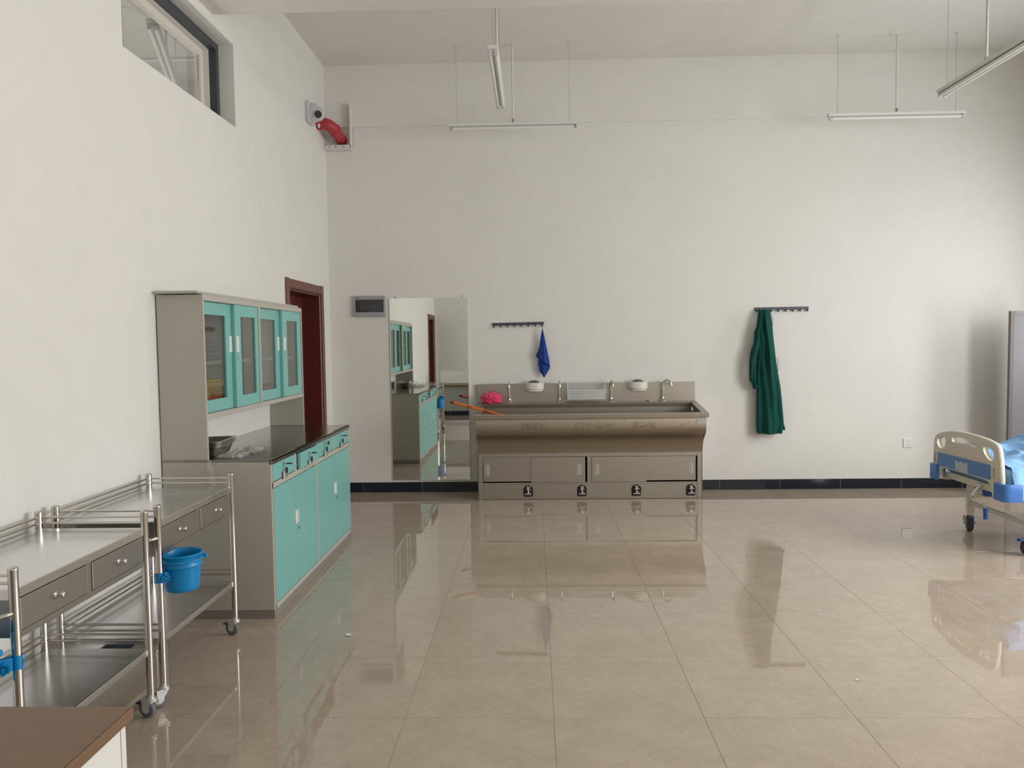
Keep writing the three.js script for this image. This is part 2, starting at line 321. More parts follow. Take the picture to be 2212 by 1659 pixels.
// ---------------------------------------------------------------- cupboard with glass doors over drawers and doors
const CZ0 = -5.92, CZ1 = -4.14, CXB = -2.042, CXF = -1.44, CXU = -1.787;
{
  const c = thing('medicine_cupboard', 'tall grey steel cupboard with turquoise doors, glazed above and solid below a steel worktop', 'cupboard', [-1.74, 0, -5.03]);
  const z0 = CZ0, z1 = CZ1, t = 0.016;
  // base carcass
  part('plinth', bx(CXB + 0.02, CXF - 0.004, 0, 0.048, z0 + 0.004, z1 - 0.004), M.plinth, c);
  part('base_carcass', [bx(CXB, CXF - 0.002, 0.048, 0.872, z1 - t, z1, 0.002), bx(CXB, CXF - 0.002, 0.048, 0.872, z0, z0 + t, 0.002), bx(CXB, CXB + 0.01, 0.048, 0.872, z0 + t, z1 - t), bx(CXB, CXF - 0.03, 0.048, 0.06, z0 + t, z1 - t), bx(CXB + 0.01, CXF - 0.03, 0.725, 0.735, z0 + t, z1 - t)], M.cream, c);
  part('face_frame', [bx(CXF - 0.02, CXF, 0.048, 0.078, z0 + t, z1 - t), bx(CXF - 0.02, CXF, 0.722, 0.752, z0 + t, z1 - t), bx(CXF - 0.02, CXF, 0.078, 0.722, -5.032, -5.004), bx(CXF - 0.02, CXF, 0.048, 0.86, z1 - 0.024, z1 - t), bx(CXF - 0.02, CXF, 0.048, 0.86, z0 + t, z0 + 0.024),
    bx(CXF - 0.02, CXF, 0.752, 0.86, -4.587, -4.56), bx(CXF - 0.02, CXF, 0.752, 0.86, -5.03, -5.003), bx(CXF - 0.02, CXF, 0.752, 0.86, -5.474, -5.447)], M.cream, c);
  part('worktop', [uvm(bx(CXB, CXF + 0.004, 0.872, 0.884, z0 - 0.001, z1 + 0.0, 0.003)), uvm(bx(CXF - 0.012, CXF + 0.004, 0.856, 0.884, z0 - 0.001, z1, 0.002))], M.steelTop, c);
  // drawers: the second one stands a little open
  const dr = [[-4.556, -4.168, 0], [-5.0, -4.592, 0.022], [-5.443, -5.035, 0], [-5.892, -5.478, 0]];
  for (const [a, b, o] of dr) {
    const d = part('drawer', [bx(CXF - 0.016 + o, CXF + 0.001 + o, 0.757, 0.853, a, b, 0.002), bx(CXF - 0.35, CXF - 0.014 + o, 0.77, 0.845, a + 0.006, b - 0.006)], M.teal, c);
    const zl = b - 0.165;
    part('drawer_lock', [rod(V(CXF + o, 0.833, zl), V(CXF + 0.008 + o, 0.833, zl), 0.009, 16)], M.chrome, d);
  }
  const doors = [[-4.558, -4.168, 1], [-5.0, -4.562, -1], [-5.458, -5.036, 1], [-5.892, -5.462, -1]];
  doors.forEach(([a, b, s], i) => {
    const d = part('door', bx(CXF - 0.018, CXF + 0.001, 0.082, 0.718, a, b, 0.002), M.teal, c), zh = s > 0 ? a + 0.014 : b - 0.02;
    part('door_handle', [bx(CXF, CXF + 0.006, 0.437, 0.517, zh - 0.012, zh + 0.012, 0.003), bx(CXF + 0.004, CXF + 0.011, 0.437, 0.517, zh - (s > 0 ? 0.012 : -0.007), zh - (s > 0 ? 0.007 : -0.012), 0.002)], M.white, d);
    if (s < 0) part('door_lock', rod(V(CXF, 0.402, b - 0.025), V(CXF + 0.008, 0.402, b - 0.025), 0.009, 14), M.chrome, d);
  });
  // hutch
  part('side_panel', bx(CXB, CXU + 0.001, 0.8845, 1.788, z1 - t, z1, 0.002), M.cream, c);
  part('side_panel', bx(CXB, CXU + 0.001, 0.8845, 1.788, z0, z0 + t, 0.002), M.cream, c);
  part('hutch_carcass', [bx(CXB, CXB + 0.008, 1.112, 1.788, z0 + t, z1 - t), bx(CXB, CXU - 0.004, 1.112, 1.124, z0 + t, z1 - t), bx(CXB, CXU - 0.004, 1.776, 1.788, z0 + t, z1 - t), bx(CXB + 0.01, CXU - 0.05, 1.124, 1.776, -5.012, -4.998)], M.cream, c);
  part('hutch_frame', [bx(CXU - 0.05, CXU, 1.108, 1.134, z0 + t, z1 - t, 0.002), bx(CXU - 0.05, CXU, 1.756, 1.79, z0 + t, z1 - t, 0.002), bx(CXU - 0.02, CXU, 1.134, 1.756, -5.018, -4.988)], M.cream, c);
  part('shelf', bx(CXB + 0.01, CXU - 0.055, 1.402, 1.424, -4.99, z1 - t - 0.002), M.cream, c);
  part('shelf', bx(CXB + 0.01, CXU - 0.055, 1.402, 1.424, z0 + t + 0.002, -5.02), M.cream, c);
  part('top_panel', bx(-2.034, -1.80, 1.792, 1.806, -5.885, -4.105, 0.002), M.cream, c);
  // four sliding glass doors: the second and fourth run in the front track
  const sl = [[-4.60, -4.16, -0.028, -4.507, -4.207, -4.572, 1], [-4.988, -4.595, -0.006, -4.932, -4.69, -4.628, -1], [-5.48, -5.018, -0.028, -5.382, -5.086, -5.438, 1], [-5.9, -5.47, -0.006, -5.816, -5.572, -5.51, -1]];
  for (const [a, b, xo, g0, g1, zh, s] of sl) {
    const x0 = CXU + xo - 0.02, x1 = CXU + xo;
    const d = part('sliding_door', slab('x', x0, x1, a, b, 1.136, 1.754, [[g0, g1, 1.204, 1.684]]), M.teal, c);
    part('pane', bx((x0 + x1) / 2 - 0.002, (x0 + x1) / 2 + 0.002, 1.2, 1.688, g0 - 0.004, g1 + 0.004), M.glass, d);
    part('door_handle', [bx(x1 - 0.001, x1 + 0.003, 1.468, 1.566, zh - 0.015, zh + 0.015, 0.001), bx(x1 + 0.002, x1 + 0.006, 1.47, 1.564, zh - 0.015, zh - 0.005, 0.001)], M.white, d);
    if (s < 0) part('door_lock', rod(V(x1, 1.435, zh), V(x1 + 0.007, 1.435, zh), 0.009, 14), M.chrome, d);
  }
  // keys: one in the lock, a spare and a paper tag hang from it
  const words = ['beside the bare cupboard side', 'of the drawer that stands ajar', 'with its fob turned flat', 'next to the open steel end of the worktop'];
  dr.forEach(([a, b, o], i) => {
    const zl = b - 0.165, x = CXF + o + 0.008;
    const k = thing('key_ring', ['black-headed keys with paper tag on the first drawer from the trolleys', 'black-headed keys with paper tag on the drawer standing slightly open', 'black-headed keys with one fob turned flat, on third drawer from the trolleys', 'black-headed keys with paper tag on the drawer nearest the red-brown door'][i], 'keys', [x, 0.8, zl], 'drawer keys of the turquoise cupboard');
    const head = (w, h) => { const s = new THREE.Shape(); s.moveTo(-w, -h); s.lineTo(w, -h); s.lineTo(w, h * 0.3); s.absarc(0, h * 0.3, w, 0, Math.PI, false); s.lineTo(-w, -h); const q = new THREE.Path(); q.absellipse(0, h * 0.55, w * 0.5, h * 0.16, 0, 7, true); s.holes.push(q); return s; };
    const flat = i === 2;
    part('key_blade', rod(V(x, 0.833, zl), V(x + 0.018, 0.833, zl), 0.003, 8), M.chrome, k);
    const hd = extr(head(0.012, 0.016), 0.004, 0.0008); hd.translate(0, 0, -0.002);
    if (flat) hd.rotateZ(-Math.PI / 2).rotateY(Math.PI / 2).translate(x + 0.017, 0.833, zl - 0.028); else hd.rotateX(-Math.PI / 2).rotateZ(0).rotateY(-Math.PI / 2).translate(x + 0.03, 0.833, zl - 0.006);
    part('key_head', hd, M.black, k);
    const zk = zl - 0.028, h2 = extr(head(0.0125, 0.016), 0.004, 0.0008).translate(0, 0, -0.002).rotateY(Math.PI / 2).translate(x + 0.006, 0.79, zk);
    part('key_head', h2, M.black, k);
    part('key_blade', [bx(x + 0.005, x + 0.007, 0.742, 0.775, zk - 0.003, zk + 0.003)], M.chrome, k);
    part('ring', tube([V(x + 0.012, 0.832, zl), V(x + 0.01, 0.818, zl - 0.014), V(x + 0.006, 0.802, zk), V(x + 0.006, 0.805, zk + 0.01), V(x + 0.008, 0.82, zl + 0.004), V(x + 0.012, 0.832, zl)], 0.0008, 24, 6), M.chrome, k);
    part('paper_tag', bx(x + 0.001, x + 0.002, 0.745, 0.79, zl - 0.012, zl + 0.024).rotateX(0), M.tag ??= std({ color: rgb(0.42, 0.36, 0.36), roughness: 0.7 }), k);
  });
}
// in the cupboard
{
  const s = thing('sharps_bin', 'yellow plastic sharps container behind the first glass door', 'container', [-1.9, 1.124, -4.42]);
  part('body', bx(-1.98, -1.85, 1.124, 1.30, -4.52, -4.31, 0.008), M.yellow, s);
  part('lid', bx(-1.985, -1.845, 1.30, 1.318, -4.525, -4.305, 0.006), M.yellow, s);
  part('printed_label', bx(-1.8495, -1.849, 1.15, 1.27, -4.50, -4.33), std({ map: canvasTex(256, 192, (c, w, h) => { c.fillStyle = '#b98f1c'; c.fillRect(0, 0, w, h); c.strokeStyle = '#2a2410'; c.lineWidth = 9; for (let i = 0; i < 3; i++) { const a = i * 2.094 - 1.57; c.beginPath(); c.arc(74 + 20 * Math.cos(a), 84 + 20 * Math.sin(a), 22, 0, 7); c.stroke(); } c.fillStyle = '#2a2410'; for (let i = 0; i < 5; i++) c.fillRect(150, 36 + i * 26, 84 - (i % 2) * 22, 7); }), roughness: 0.5 }), s);
  const f = thing('folded_drape', 'pile of folded grey cloths on the glazed cupboard shelf', 'cloth', [-1.92, 1.424, -4.36]);
  for (let i = 0; i < 4; i++) part('fold', bx(-2.01, -1.86, 1.425 + i * 0.026, 1.449 + i * 0.026, -4.5 + 0.004 * (i % 2), -4.24, 0.01), M.drape ??= std({ color: rgb(0.24, 0.24, 0.24), roughness: 0.9 }), f);
  const u = thing('steel_cup', 'small steel cup on the cupboard floor behind the second glass door', 'cup', [-1.86, 1.124, -4.76]);
  part('cup_body', lathe([[0.026, 0], [0.032, 0.004], [0.036, 0.06], [0.038, 0.06], [0.038, 0.064], [0.034, 0.064], [0.03, 0.006], [0, 0.006]], 24).translate(-1.86, 1.1245, -4.76), M.chrome, u);
  part('band', lathe([[0.0348, 0.03], [0.0372, 0.03], [0.0376, 0.036], [0.0352, 0.036]], 24).translate(-1.86, 1.1245, -4.76), M.tubeSteel, u);
  const b = thing('storage_tub', 'dark blue plastic tub behind the second glass door', 'tub', [-1.92, 1.124, -4.88]);
  part('tub_body', bx(-2.0, -1.85, 1.1245, 1.24, -4.97, -4.81, 0.012), M.navy ??= phy({ color: rgb(0.01, 0.05, 0.14), roughness: 0.4 }), b); part('tub_lid', bx(-2.004, -1.846, 1.24, 1.252, -4.974, -4.806, 0.004), M.navy, b);
  const b2 = thing('storage_tub', 'dark blue plastic tub behind the fourth glass door, by the red-brown door', 'tub', [-1.92, 1.124, -5.7]);
  part('tub_body', bx(-2.0, -1.86, 1.1245, 1.22, -5.8, -5.58, 0.012), M.navy, b2); part('tub_lid', bx(-2.004, -1.856, 1.22, 1.23, -5.804, -5.576, 0.004), M.navy, b2);
}
// steel trays stacked on the worktop
{
  const prof = (w, d, h, t) => {
    const o = new THREE.Shape(); const rr = (s, a, b, r) => { s.moveTo(-a + r, -b); s.lineTo(a - r, -b); s.absarc(a - r, -b + r, r, -Math.PI / 2, 0); s.lineTo(a, b - r); s.absarc(a - r, b - r, r, 0, Math.PI / 2); s.lineTo(-a + r, b); s.absarc(-a + r, b - r, r, Math.PI / 2, Math.PI); s.lineTo(-a, -b + r); s.absarc(-a + r, -b + r, r, Math.PI, Math.PI * 1.5); };
    const ringAt = (a, b, r, y) => { const s = new THREE.Shape(); rr(s, a, b, r); return s.getPoints(6).map((p) => V(p.x, y, p.y)); };
    const rings = [ringAt(0.001, 0.001, 0.0004, 0.0015), ringAt(w - 0.03, d - 0.03, 0.02, 0.0015), ringAt(w - 0.008, d - 0.008, 0.03, h - 0.001), ringAt(w + 0.008, d + 0.008, 0.035, h), ringAt(w + 0.008, d + 0.008, 0.035, h - 0.003), ringAt(w - 0.006, d - 0.006, 0.03, h - 0.004), ringAt(w - 0.028, d - 0.028, 0.02, 0), ringAt(0.001, 0.001, 0.0004, 0)];
    const P = []; for (let k = 0; k + 1 < rings.length; k++) { const A = rings[k], B = rings[k + 1], n = A.length; for (let i = 0; i < n; i++) { const j = (i + 1) % n; for (const p of [A[i], B[j], B[i], A[i], A[j], B[j]]) P.push(p.x, p.y, p.z); } }
    const g = new THREE.BufferGeometry(); g.setAttribute('position', new THREE.Float32BufferAttribute(P, 3)); return toCreasedNormals((g.computeVertexNormals(), g), 0.6);
  };
  const g = prof(0.1, 0.145, 0.058, 0.001);
  for (let i = 0; i < 5; i++) {
    const m = single('instrument_tray', g, M.traySteel ??= phy({ color: rgb(0.6, 0.59, 0.57), metalness: 1, roughness: 0.22 }), ['lowest steel tray of the nested stack on the cupboard worktop', 'second steel tray from the bottom of the nested stack on the cupboard', 'middle steel tray of the nested stack on the cupboard worktop', 'second steel tray from the top of the nested stack on the cupboard', 'topmost open steel tray of the nested stack on the cupboard worktop'][i], 'tray', 'nested steel trays');
    m.position.set(-1.868 + i * 0.001, 0.888 + i * 0.0065, -4.37 + i * 0.001); m.rotation.set(0.0, 0.06 + i * 0.006, 0.012);
  }
}
// crumpled clear film
function crumple(cx, cy, cz, w, d, h, s, n = 22) {
  const g = new THREE.PlaneGeometry(w, d, n, n).rotateX(-Math.PI / 2), p = g.attributes.position;
  for (let i = 0; i < p.count; i++) {
    const x = p.getX(i), z = p.getZ(i), e = 1 - Math.pow(Math.max(Math.abs(x) / (w / 2), Math.abs(z) / (d / 2)), 2) * 0.5;
    const a = Math.abs(N3(x * 22 + s, z * 22, s * 3)) + 0.5 * Math.abs(N3(x * 50, z * 50 + s, s));
    p.setXYZ(i, x + 0.25 * w * N3(x * 14, z * 14, s + 4), 0.002 + h * e * a * 1.6, z + 0.2 * d * N3(x * 12 + 5, z * 12, s + 8));
  }
  g.computeVertexNormals(); return g.translate(cx, cy, cz);
}
single('plastic_film', crumple(-1.69, 0.886, -4.45, 0.17, 0.24, 0.03, 1.3), M.film, 'crumpled clear plastic wrapper beside the steel trays on the worktop', 'wrapper');
single('plastic_wrapper', crumple(-1.68, 0.886, -4.24, 0.16, 0.15, 0.02, 5.7), M.film, 'flattened clear plastic wrapper at the bare end of the worktop', 'wrapper');
{
  const g = new THREE.PlaneGeometry(0.04, 0.15, 8, 24), p = g.attributes.position;
  for (let i = 0; i < p.count; i++) { const x = p.getX(i), y = p.getY(i), v = 0.5 - y / 0.15; p.setXYZ(i, x * (0.55 + 0.5 * Math.sin(v * 2.6)) + 0.022 * v, y, 0.004 + 0.006 * N3(x * 60, y * 40, 2) + 0.002); }
  g.computeVertexNormals(); g.translate(-1.775, 0.812, -4.137 + 0.006);
  single('film_strip', g, M.film, 'strip of clear plastic hanging over the bare side of the cupboard', 'wrapper');
}

// ---------------------------------------------------------------- instrument trolleys
function makeCaster(parent, x, z, turn, brake) {
  const c = new THREE.Group(); c.name = 'caster'; c.position.set(x, 0, z); c.rotation.y = turn; c.scale.set(1.12, 1.0, 1.12); parent.add(c);
  const add = (n, g, m) => { const o = new THREE.Mesh(merge([].concat(g)), m); o.name = n; o.castShadow = o.receiveShadow = true; c.add(o); return o; };
  add('fork', [rod(V(0, 0.082, 0), V(0, 0.104, 0), 0.011), rod(V(0, 0.074, 0), V(0, 0.084, 0), 0.019, 20), bx(-0.016, 0.016, 0.066, 0.076, -0.014, 0.034, 0.003),
    ...[-0.0145, 0.0125].map((s) => extr(shapeOf([[-0.012, 0.07], [0.034, 0.07], [0.03, 0.045], [0.026, 0.026], [0.014, 0.026], [0.004, 0.045]]), 0.002).rotateY(-Math.PI / 2).translate(s + 0.002, 0, 0))], M.zinc ??= phy({ color: rgb(0.72, 0.71, 0.69), metalness: 0.55, roughness: 0.32 }));
  add('wheel', new THREE.TorusGeometry(0.0255, 0.0105, 10, 28).rotateY(Math.PI / 2).translate(0, 0.036, 0.02), M.greyRubber);
  add('hub', [rod(V(-0.009, 0.036, 0.02), V(0.009, 0.036, 0.02), 0.018, 20), rod(V(-0.016, 0.036, 0.02), V(0.016, 0.036, 0.02), 0.005, 10)], M.whitePaint);
  if (brake) add('brake_lever', [bx(-0.014, 0.014, 0.054, 0.06, 0.03, 0.062, 0.002)], M.black);
  return c;
}
function makeTrolley() {
  const t = thing('instrument_trolley', '', 'trolley', [0, 0, 0], 'stainless steel trolleys along the wall');
  const X = 0.215, Z = 0.39;
  for (const [sx, sz] of [[1, 1], [1, -1], [-1, 1], [-1, -1]])
    part('post', [rod(V(sx * X, 0.1, sz * Z), V(sx * X, 0.842, sz * Z), 0.0145, 20), lathe([[0.0145, 0], [0.0155, 0.001], [0.0155, 0.006], [0.012, 0.011], [0, 0.0125]], 20).translate(sx * X, 0.842, sz * Z)], M.tubeSteel, t);
  part('top_shelf', [uvm(bx(-X, X, 0.772, 0.784, -Z + 0.002, Z - 0.002, 0.004)), uvm(bx(-X, -X + 0.01, 0.75, 0.78, -Z + 0.012, Z - 0.012)), uvm(bx(X - 0.008, X + 0.002, 0.752, 0.784, -Z + 0.014, Z - 0.014, 0.003)), uvm(bx(-X + 0.012, X - 0.012, 0.752, 0.78, -Z, -Z + 0.006)), uvm(bx(-X + 0.012, X - 0.012, 0.752, 0.78, Z - 0.006, Z))], M.trolleySheet, t);
  part('drawer_case', [uvm(bx(-X + 0.01, X - 0.012, 0.63, 0.636, -Z + 0.016, Z - 0.016)), uvm(bx(-X + 0.012, X - 0.002, 0.63, 0.752, -Z + 0.014, -Z + 0.018)), uvm(bx(-X + 0.012, X - 0.002, 0.63, 0.752, Z - 0.018, Z - 0.014)), uvm(bx(-X + 0.01, -X + 0.014, 0.63, 0.752, -Z + 0.018, Z - 0.018)),
    uvm(bx(X - 0.012, X, 0.628, 0.648, -Z + 0.014, Z - 0.014, 0.002)), uvm(bx(X - 0.012, X, 0.648, 0.752, -0.012, 0.012, 0.001))], M.trolleySteel, t);
  for (const [a, b] of [[-Z + 0.022, -0.015], [0.015, Z - 0.022]]) {
    const d = part('drawer', [uvm(bx(X - 0.008, X + 0.003, 0.65, 0.75, a, b, 0.003)), uvm(bx(-X + 0.03, X - 0.008, 0.66, 0.74, a + 0.01, b - 0.01))], M.trolleySteel, t), m = (a + b) / 2;
    part('knob', lathe([[0.0115, 0], [0.0115, 0.002], [0.0048, 0.004], [0.0045, 0.014], [0.0105, 0.019], [0.0115, 0.024], [0.0085, 0.028], [0, 0.029]], 20).rotateZ(-Math.PI / 2).translate(X + 0.003, 0.703, m), M.chrome, d);
  }
  part('bottom_shelf', [uvm(bx(-X, X, 0.276, 0.288, -Z + 0.002, Z - 0.002, 0.004)), uvm(bx(X - 0.008, X + 0.002, 0.262, 0.288, -Z + 0.014, Z - 0.014, 0.003)), uvm(bx(-X, -X + 0.008, 0.262, 0.288, -Z + 0.014, Z - 0.014)), uvm(bx(-X + 0.012, X - 0.012, 0.262, 0.288, -Z, -Z + 0.006)), uvm(bx(-X + 0.012, X - 0.012, 0.262, 0.288, Z - 0.006, Z))], M.trolleySheet, t);
  for (const y of [0.804, 0.828, 0.322, 0.347]) {
    part('rail', rod(V(-X, y, -Z + 0.01), V(-X, y, Z - 0.01), 0.0048), M.tubeSteel, t);
    part('rail', rod(V(-X + 0.01, y, -Z), V(X - 0.01, y, -Z), 0.0048), M.tubeSteel, t);
    part('rail', rod(V(-X + 0.01, y, Z), V(X - 0.01, y, Z), 0.0048), M.tubeSteel, t);
  }
  part('handle', tube([V(-X, 0.715, Z + 0.008), V(-X + 0.02, 0.712, Z + 0.035), V(-X + 0.06, 0.708, Z + 0.052), V(0, 0.706, Z + 0.055), V(X - 0.06, 0.708, Z + 0.052), V(X - 0.02, 0.712, Z + 0.035), V(X, 0.715, Z + 0.008)], 0.008, 48, 12), M.tubeSteel, t);
  makeCaster(t, X, -Z, -1.9, true); makeCaster(t, X, Z, -0.7, true); makeCaster(t, -X, -Z, 2.2, false); makeCaster(t, -X, Z, 1.2, false);
  return t;
}
const trolley = makeTrolley();
trolley.position.set(-1.785, 0, -3.515);
trolley.userData.label = 'stainless steel trolley standing against the cupboard side, blue bucket on its post';
copyOf(trolley, [-1.785, 0, -2.627], 'stainless steel trolley between the wooden-topped desk and the other trolley');

function bucket(pos, cl, label) {
  const b = thing('waste_bucket', label, 'bucket', pos, 'blue buckets clamped to trolley posts'), [x, y, z] = pos, ks = 0.89;
  part('bucket_body', lathe([[0, 0.003], [0.066, 0.003], [0.074, 0.008], [0.079, 0.03], [0.0865, 0.118], [0.093, 0.12], [0.095, 0.126], [0.095, 0.138], [0.0885, 0.14], [0.0915, 0.172], [0.098, 0.175], [0.099, 0.182], [0.096, 0.184], [0.089, 0.182], [0.0865, 0.15], [0.0835, 0.12], [0.076, 0.032], [0.07, 0.011], [0, 0.009]].map((p) => [p[0] * ks, p[1] * ks]), 48).translate(x, y, z), M.bucketBlue, b);
  const bail = [V(-0.1, 0.16, 0.02), V(-0.06, 0.158, 0.09), V(0.03, 0.156, 0.107), V(0.095, 0.158, 0.055), V(0.103, 0.16, -0.03)].map((p) => p.multiplyScalar(ks).add(V(x, y, z)));
  part('bail_handle', [tube(bail, 0.004, 40, 8), ...[bail[0], bail[4]].map((p) => bx(p.x - 0.01, p.x + 0.01, p.y - 0.009, p.y + 0.009, p.z - 0.008, p.z + 0.008, 0.004))], M.bucketBlue, b);
  const [cx, cz] = cl, dir = V(cx - x, 0, cz - z), L = dir.length(), u = dir.clone().normalize(), c = V(cx, y + 0.083, cz);
  const arm = bx(0.066, L - 0.014, -0.02, 0.02, -0.012, 0.012, 0.004), ring = new THREE.ExtrudeGeometry((() => { const s = new THREE.Shape(); s.absarc(0, 0, 0.022, 0, 7); const h = new THREE.Path(); h.absarc(0, 0, 0.0155, 0, 7, true); s.holes.push(h); return s; })(), { depth: 0.042, bevelEnabled: false, curveSegments: 16 }).rotateX(Math.PI / 2).translate(L, 0.021, 0);
  const a = -Math.atan2(u.z, u.x);
  part('clamp', [arm, ring].map((g) => g.rotateY(a).translate(x, y + 0.083, z)), M.bucketBlue, b);
  const kn = []; const side = V(-u.z, 0, u.x); if (side.x < 0) side.multiplyScalar(-1);
  for (let i = 0; i < 6; i++) kn.push(new THREE.CylinderGeometry(0.007, 0.007, 0.012, 10).translate(0.0115 * Math.cos(i * 1.047), 0, 0.0115 * Math.sin(i * 1.047)));
  kn.push(new THREE.CylinderGeometry(0.013, 0.013, 0.012, 16), new THREE.CylinderGeometry(0.005, 0.005, 0.03, 10).translate(0, -0.016, 0));
  const q = new THREE.Quaternion().setFromUnitVectors(V(0, 1, 0), V(0.55, 0, 0.83).normalize());
  part('clamp_knob', kn.map((g) => g.applyQuaternion(q).translate(c.x - u.x * 0.03 + 0.014, c.y - 0.002, c.z - u.z * 0.03 + 0.03)), M.bucketBlue, b);
}
bucket([-1.522, 0.463, -3.224], [-1.57, -3.125], 'blue plastic bucket hanging beside the trolley near the cupboard, rim seen whole');
bucket([-1.66, 0.48, -2.13], [-1.57, -2.237], 'blue plastic bucket on the trolley next to the wooden-topped desk, mostly cut off');

// ---------------------------------------------------------------- desk in the foreground
{
  const d = thing('desk', 'teacher desk with brown wood-grain top and white pedestal', 'desk', [-1.3, 0, -1.25]);
  const X1 = -0.853, X2 = -1.77, Za = -1.565, Zb = -0.95;
  const wood = (g) => uvm(g, 1.6);
  part('desk_top', [wood(bx(X2, X1 - 0.006, 0.724, 0.75, Za, Zb, 0.002)), wood(bx(X1 - 0.0055, X1, 0.724, 0.749, Za, Zb, 0.002))], M.wood, d);
  const p = part('pedestal', [bx(-1.13, X1 - 0.012, 0.05, 0.724, Za + 0.012, Za + 0.03, 0.001), bx(-1.13, X1 - 0.012, 0.05, 0.724, Zb - 0.03, Zb - 0.012, 0.001), bx(-1.13, -1.112, 0.05, 0.724, Za + 0.03, Zb - 0.03), bx(-1.13, X1 - 0.014, 0.03, 0.05, Za + 0.02, Zb - 0.02)], M.white, d);
  part('pedestal_side', bx(X1 - 0.03, X1 - 0.012, 0.05, 0.723, Za + 0.033, Zb - 0.033, 0.001), M.white, p);
  part('plinth', bx(-1.11, X1 - 0.03, 0, 0.03, Za + 0.04, Zb - 0.04), M.black, d);
  part('end_panel', bx(X2 + 0.01, X2 + 0.035, 0, 0.724, Za + 0.012, Zb - 0.012, 0.001), M.white, d);
  part('modesty_panel', bx(X2 + 0.035, -1.13, 0.27, 0.724, Za + 0.05, Za + 0.066, 0.001), M.modesty ??= std({ color: rgb(0.30, 0.30, 0.27), roughness: 0.6 }), d);
  const s = thing('desk_screen', 'low white board standing on the desk, seen only in the mirror', 'board', [-1.25, 0.75, -0.98]);
  part('panel', bx(-1.76, -0.78, 0.7505, 0.98, -0.99, -0.975, 0.002), M.white, s); part('edge_strip', bx(-1.762, -0.778, 0.978, 0.984, -0.992, -0.973, 0.001), M.plastic, s);
}

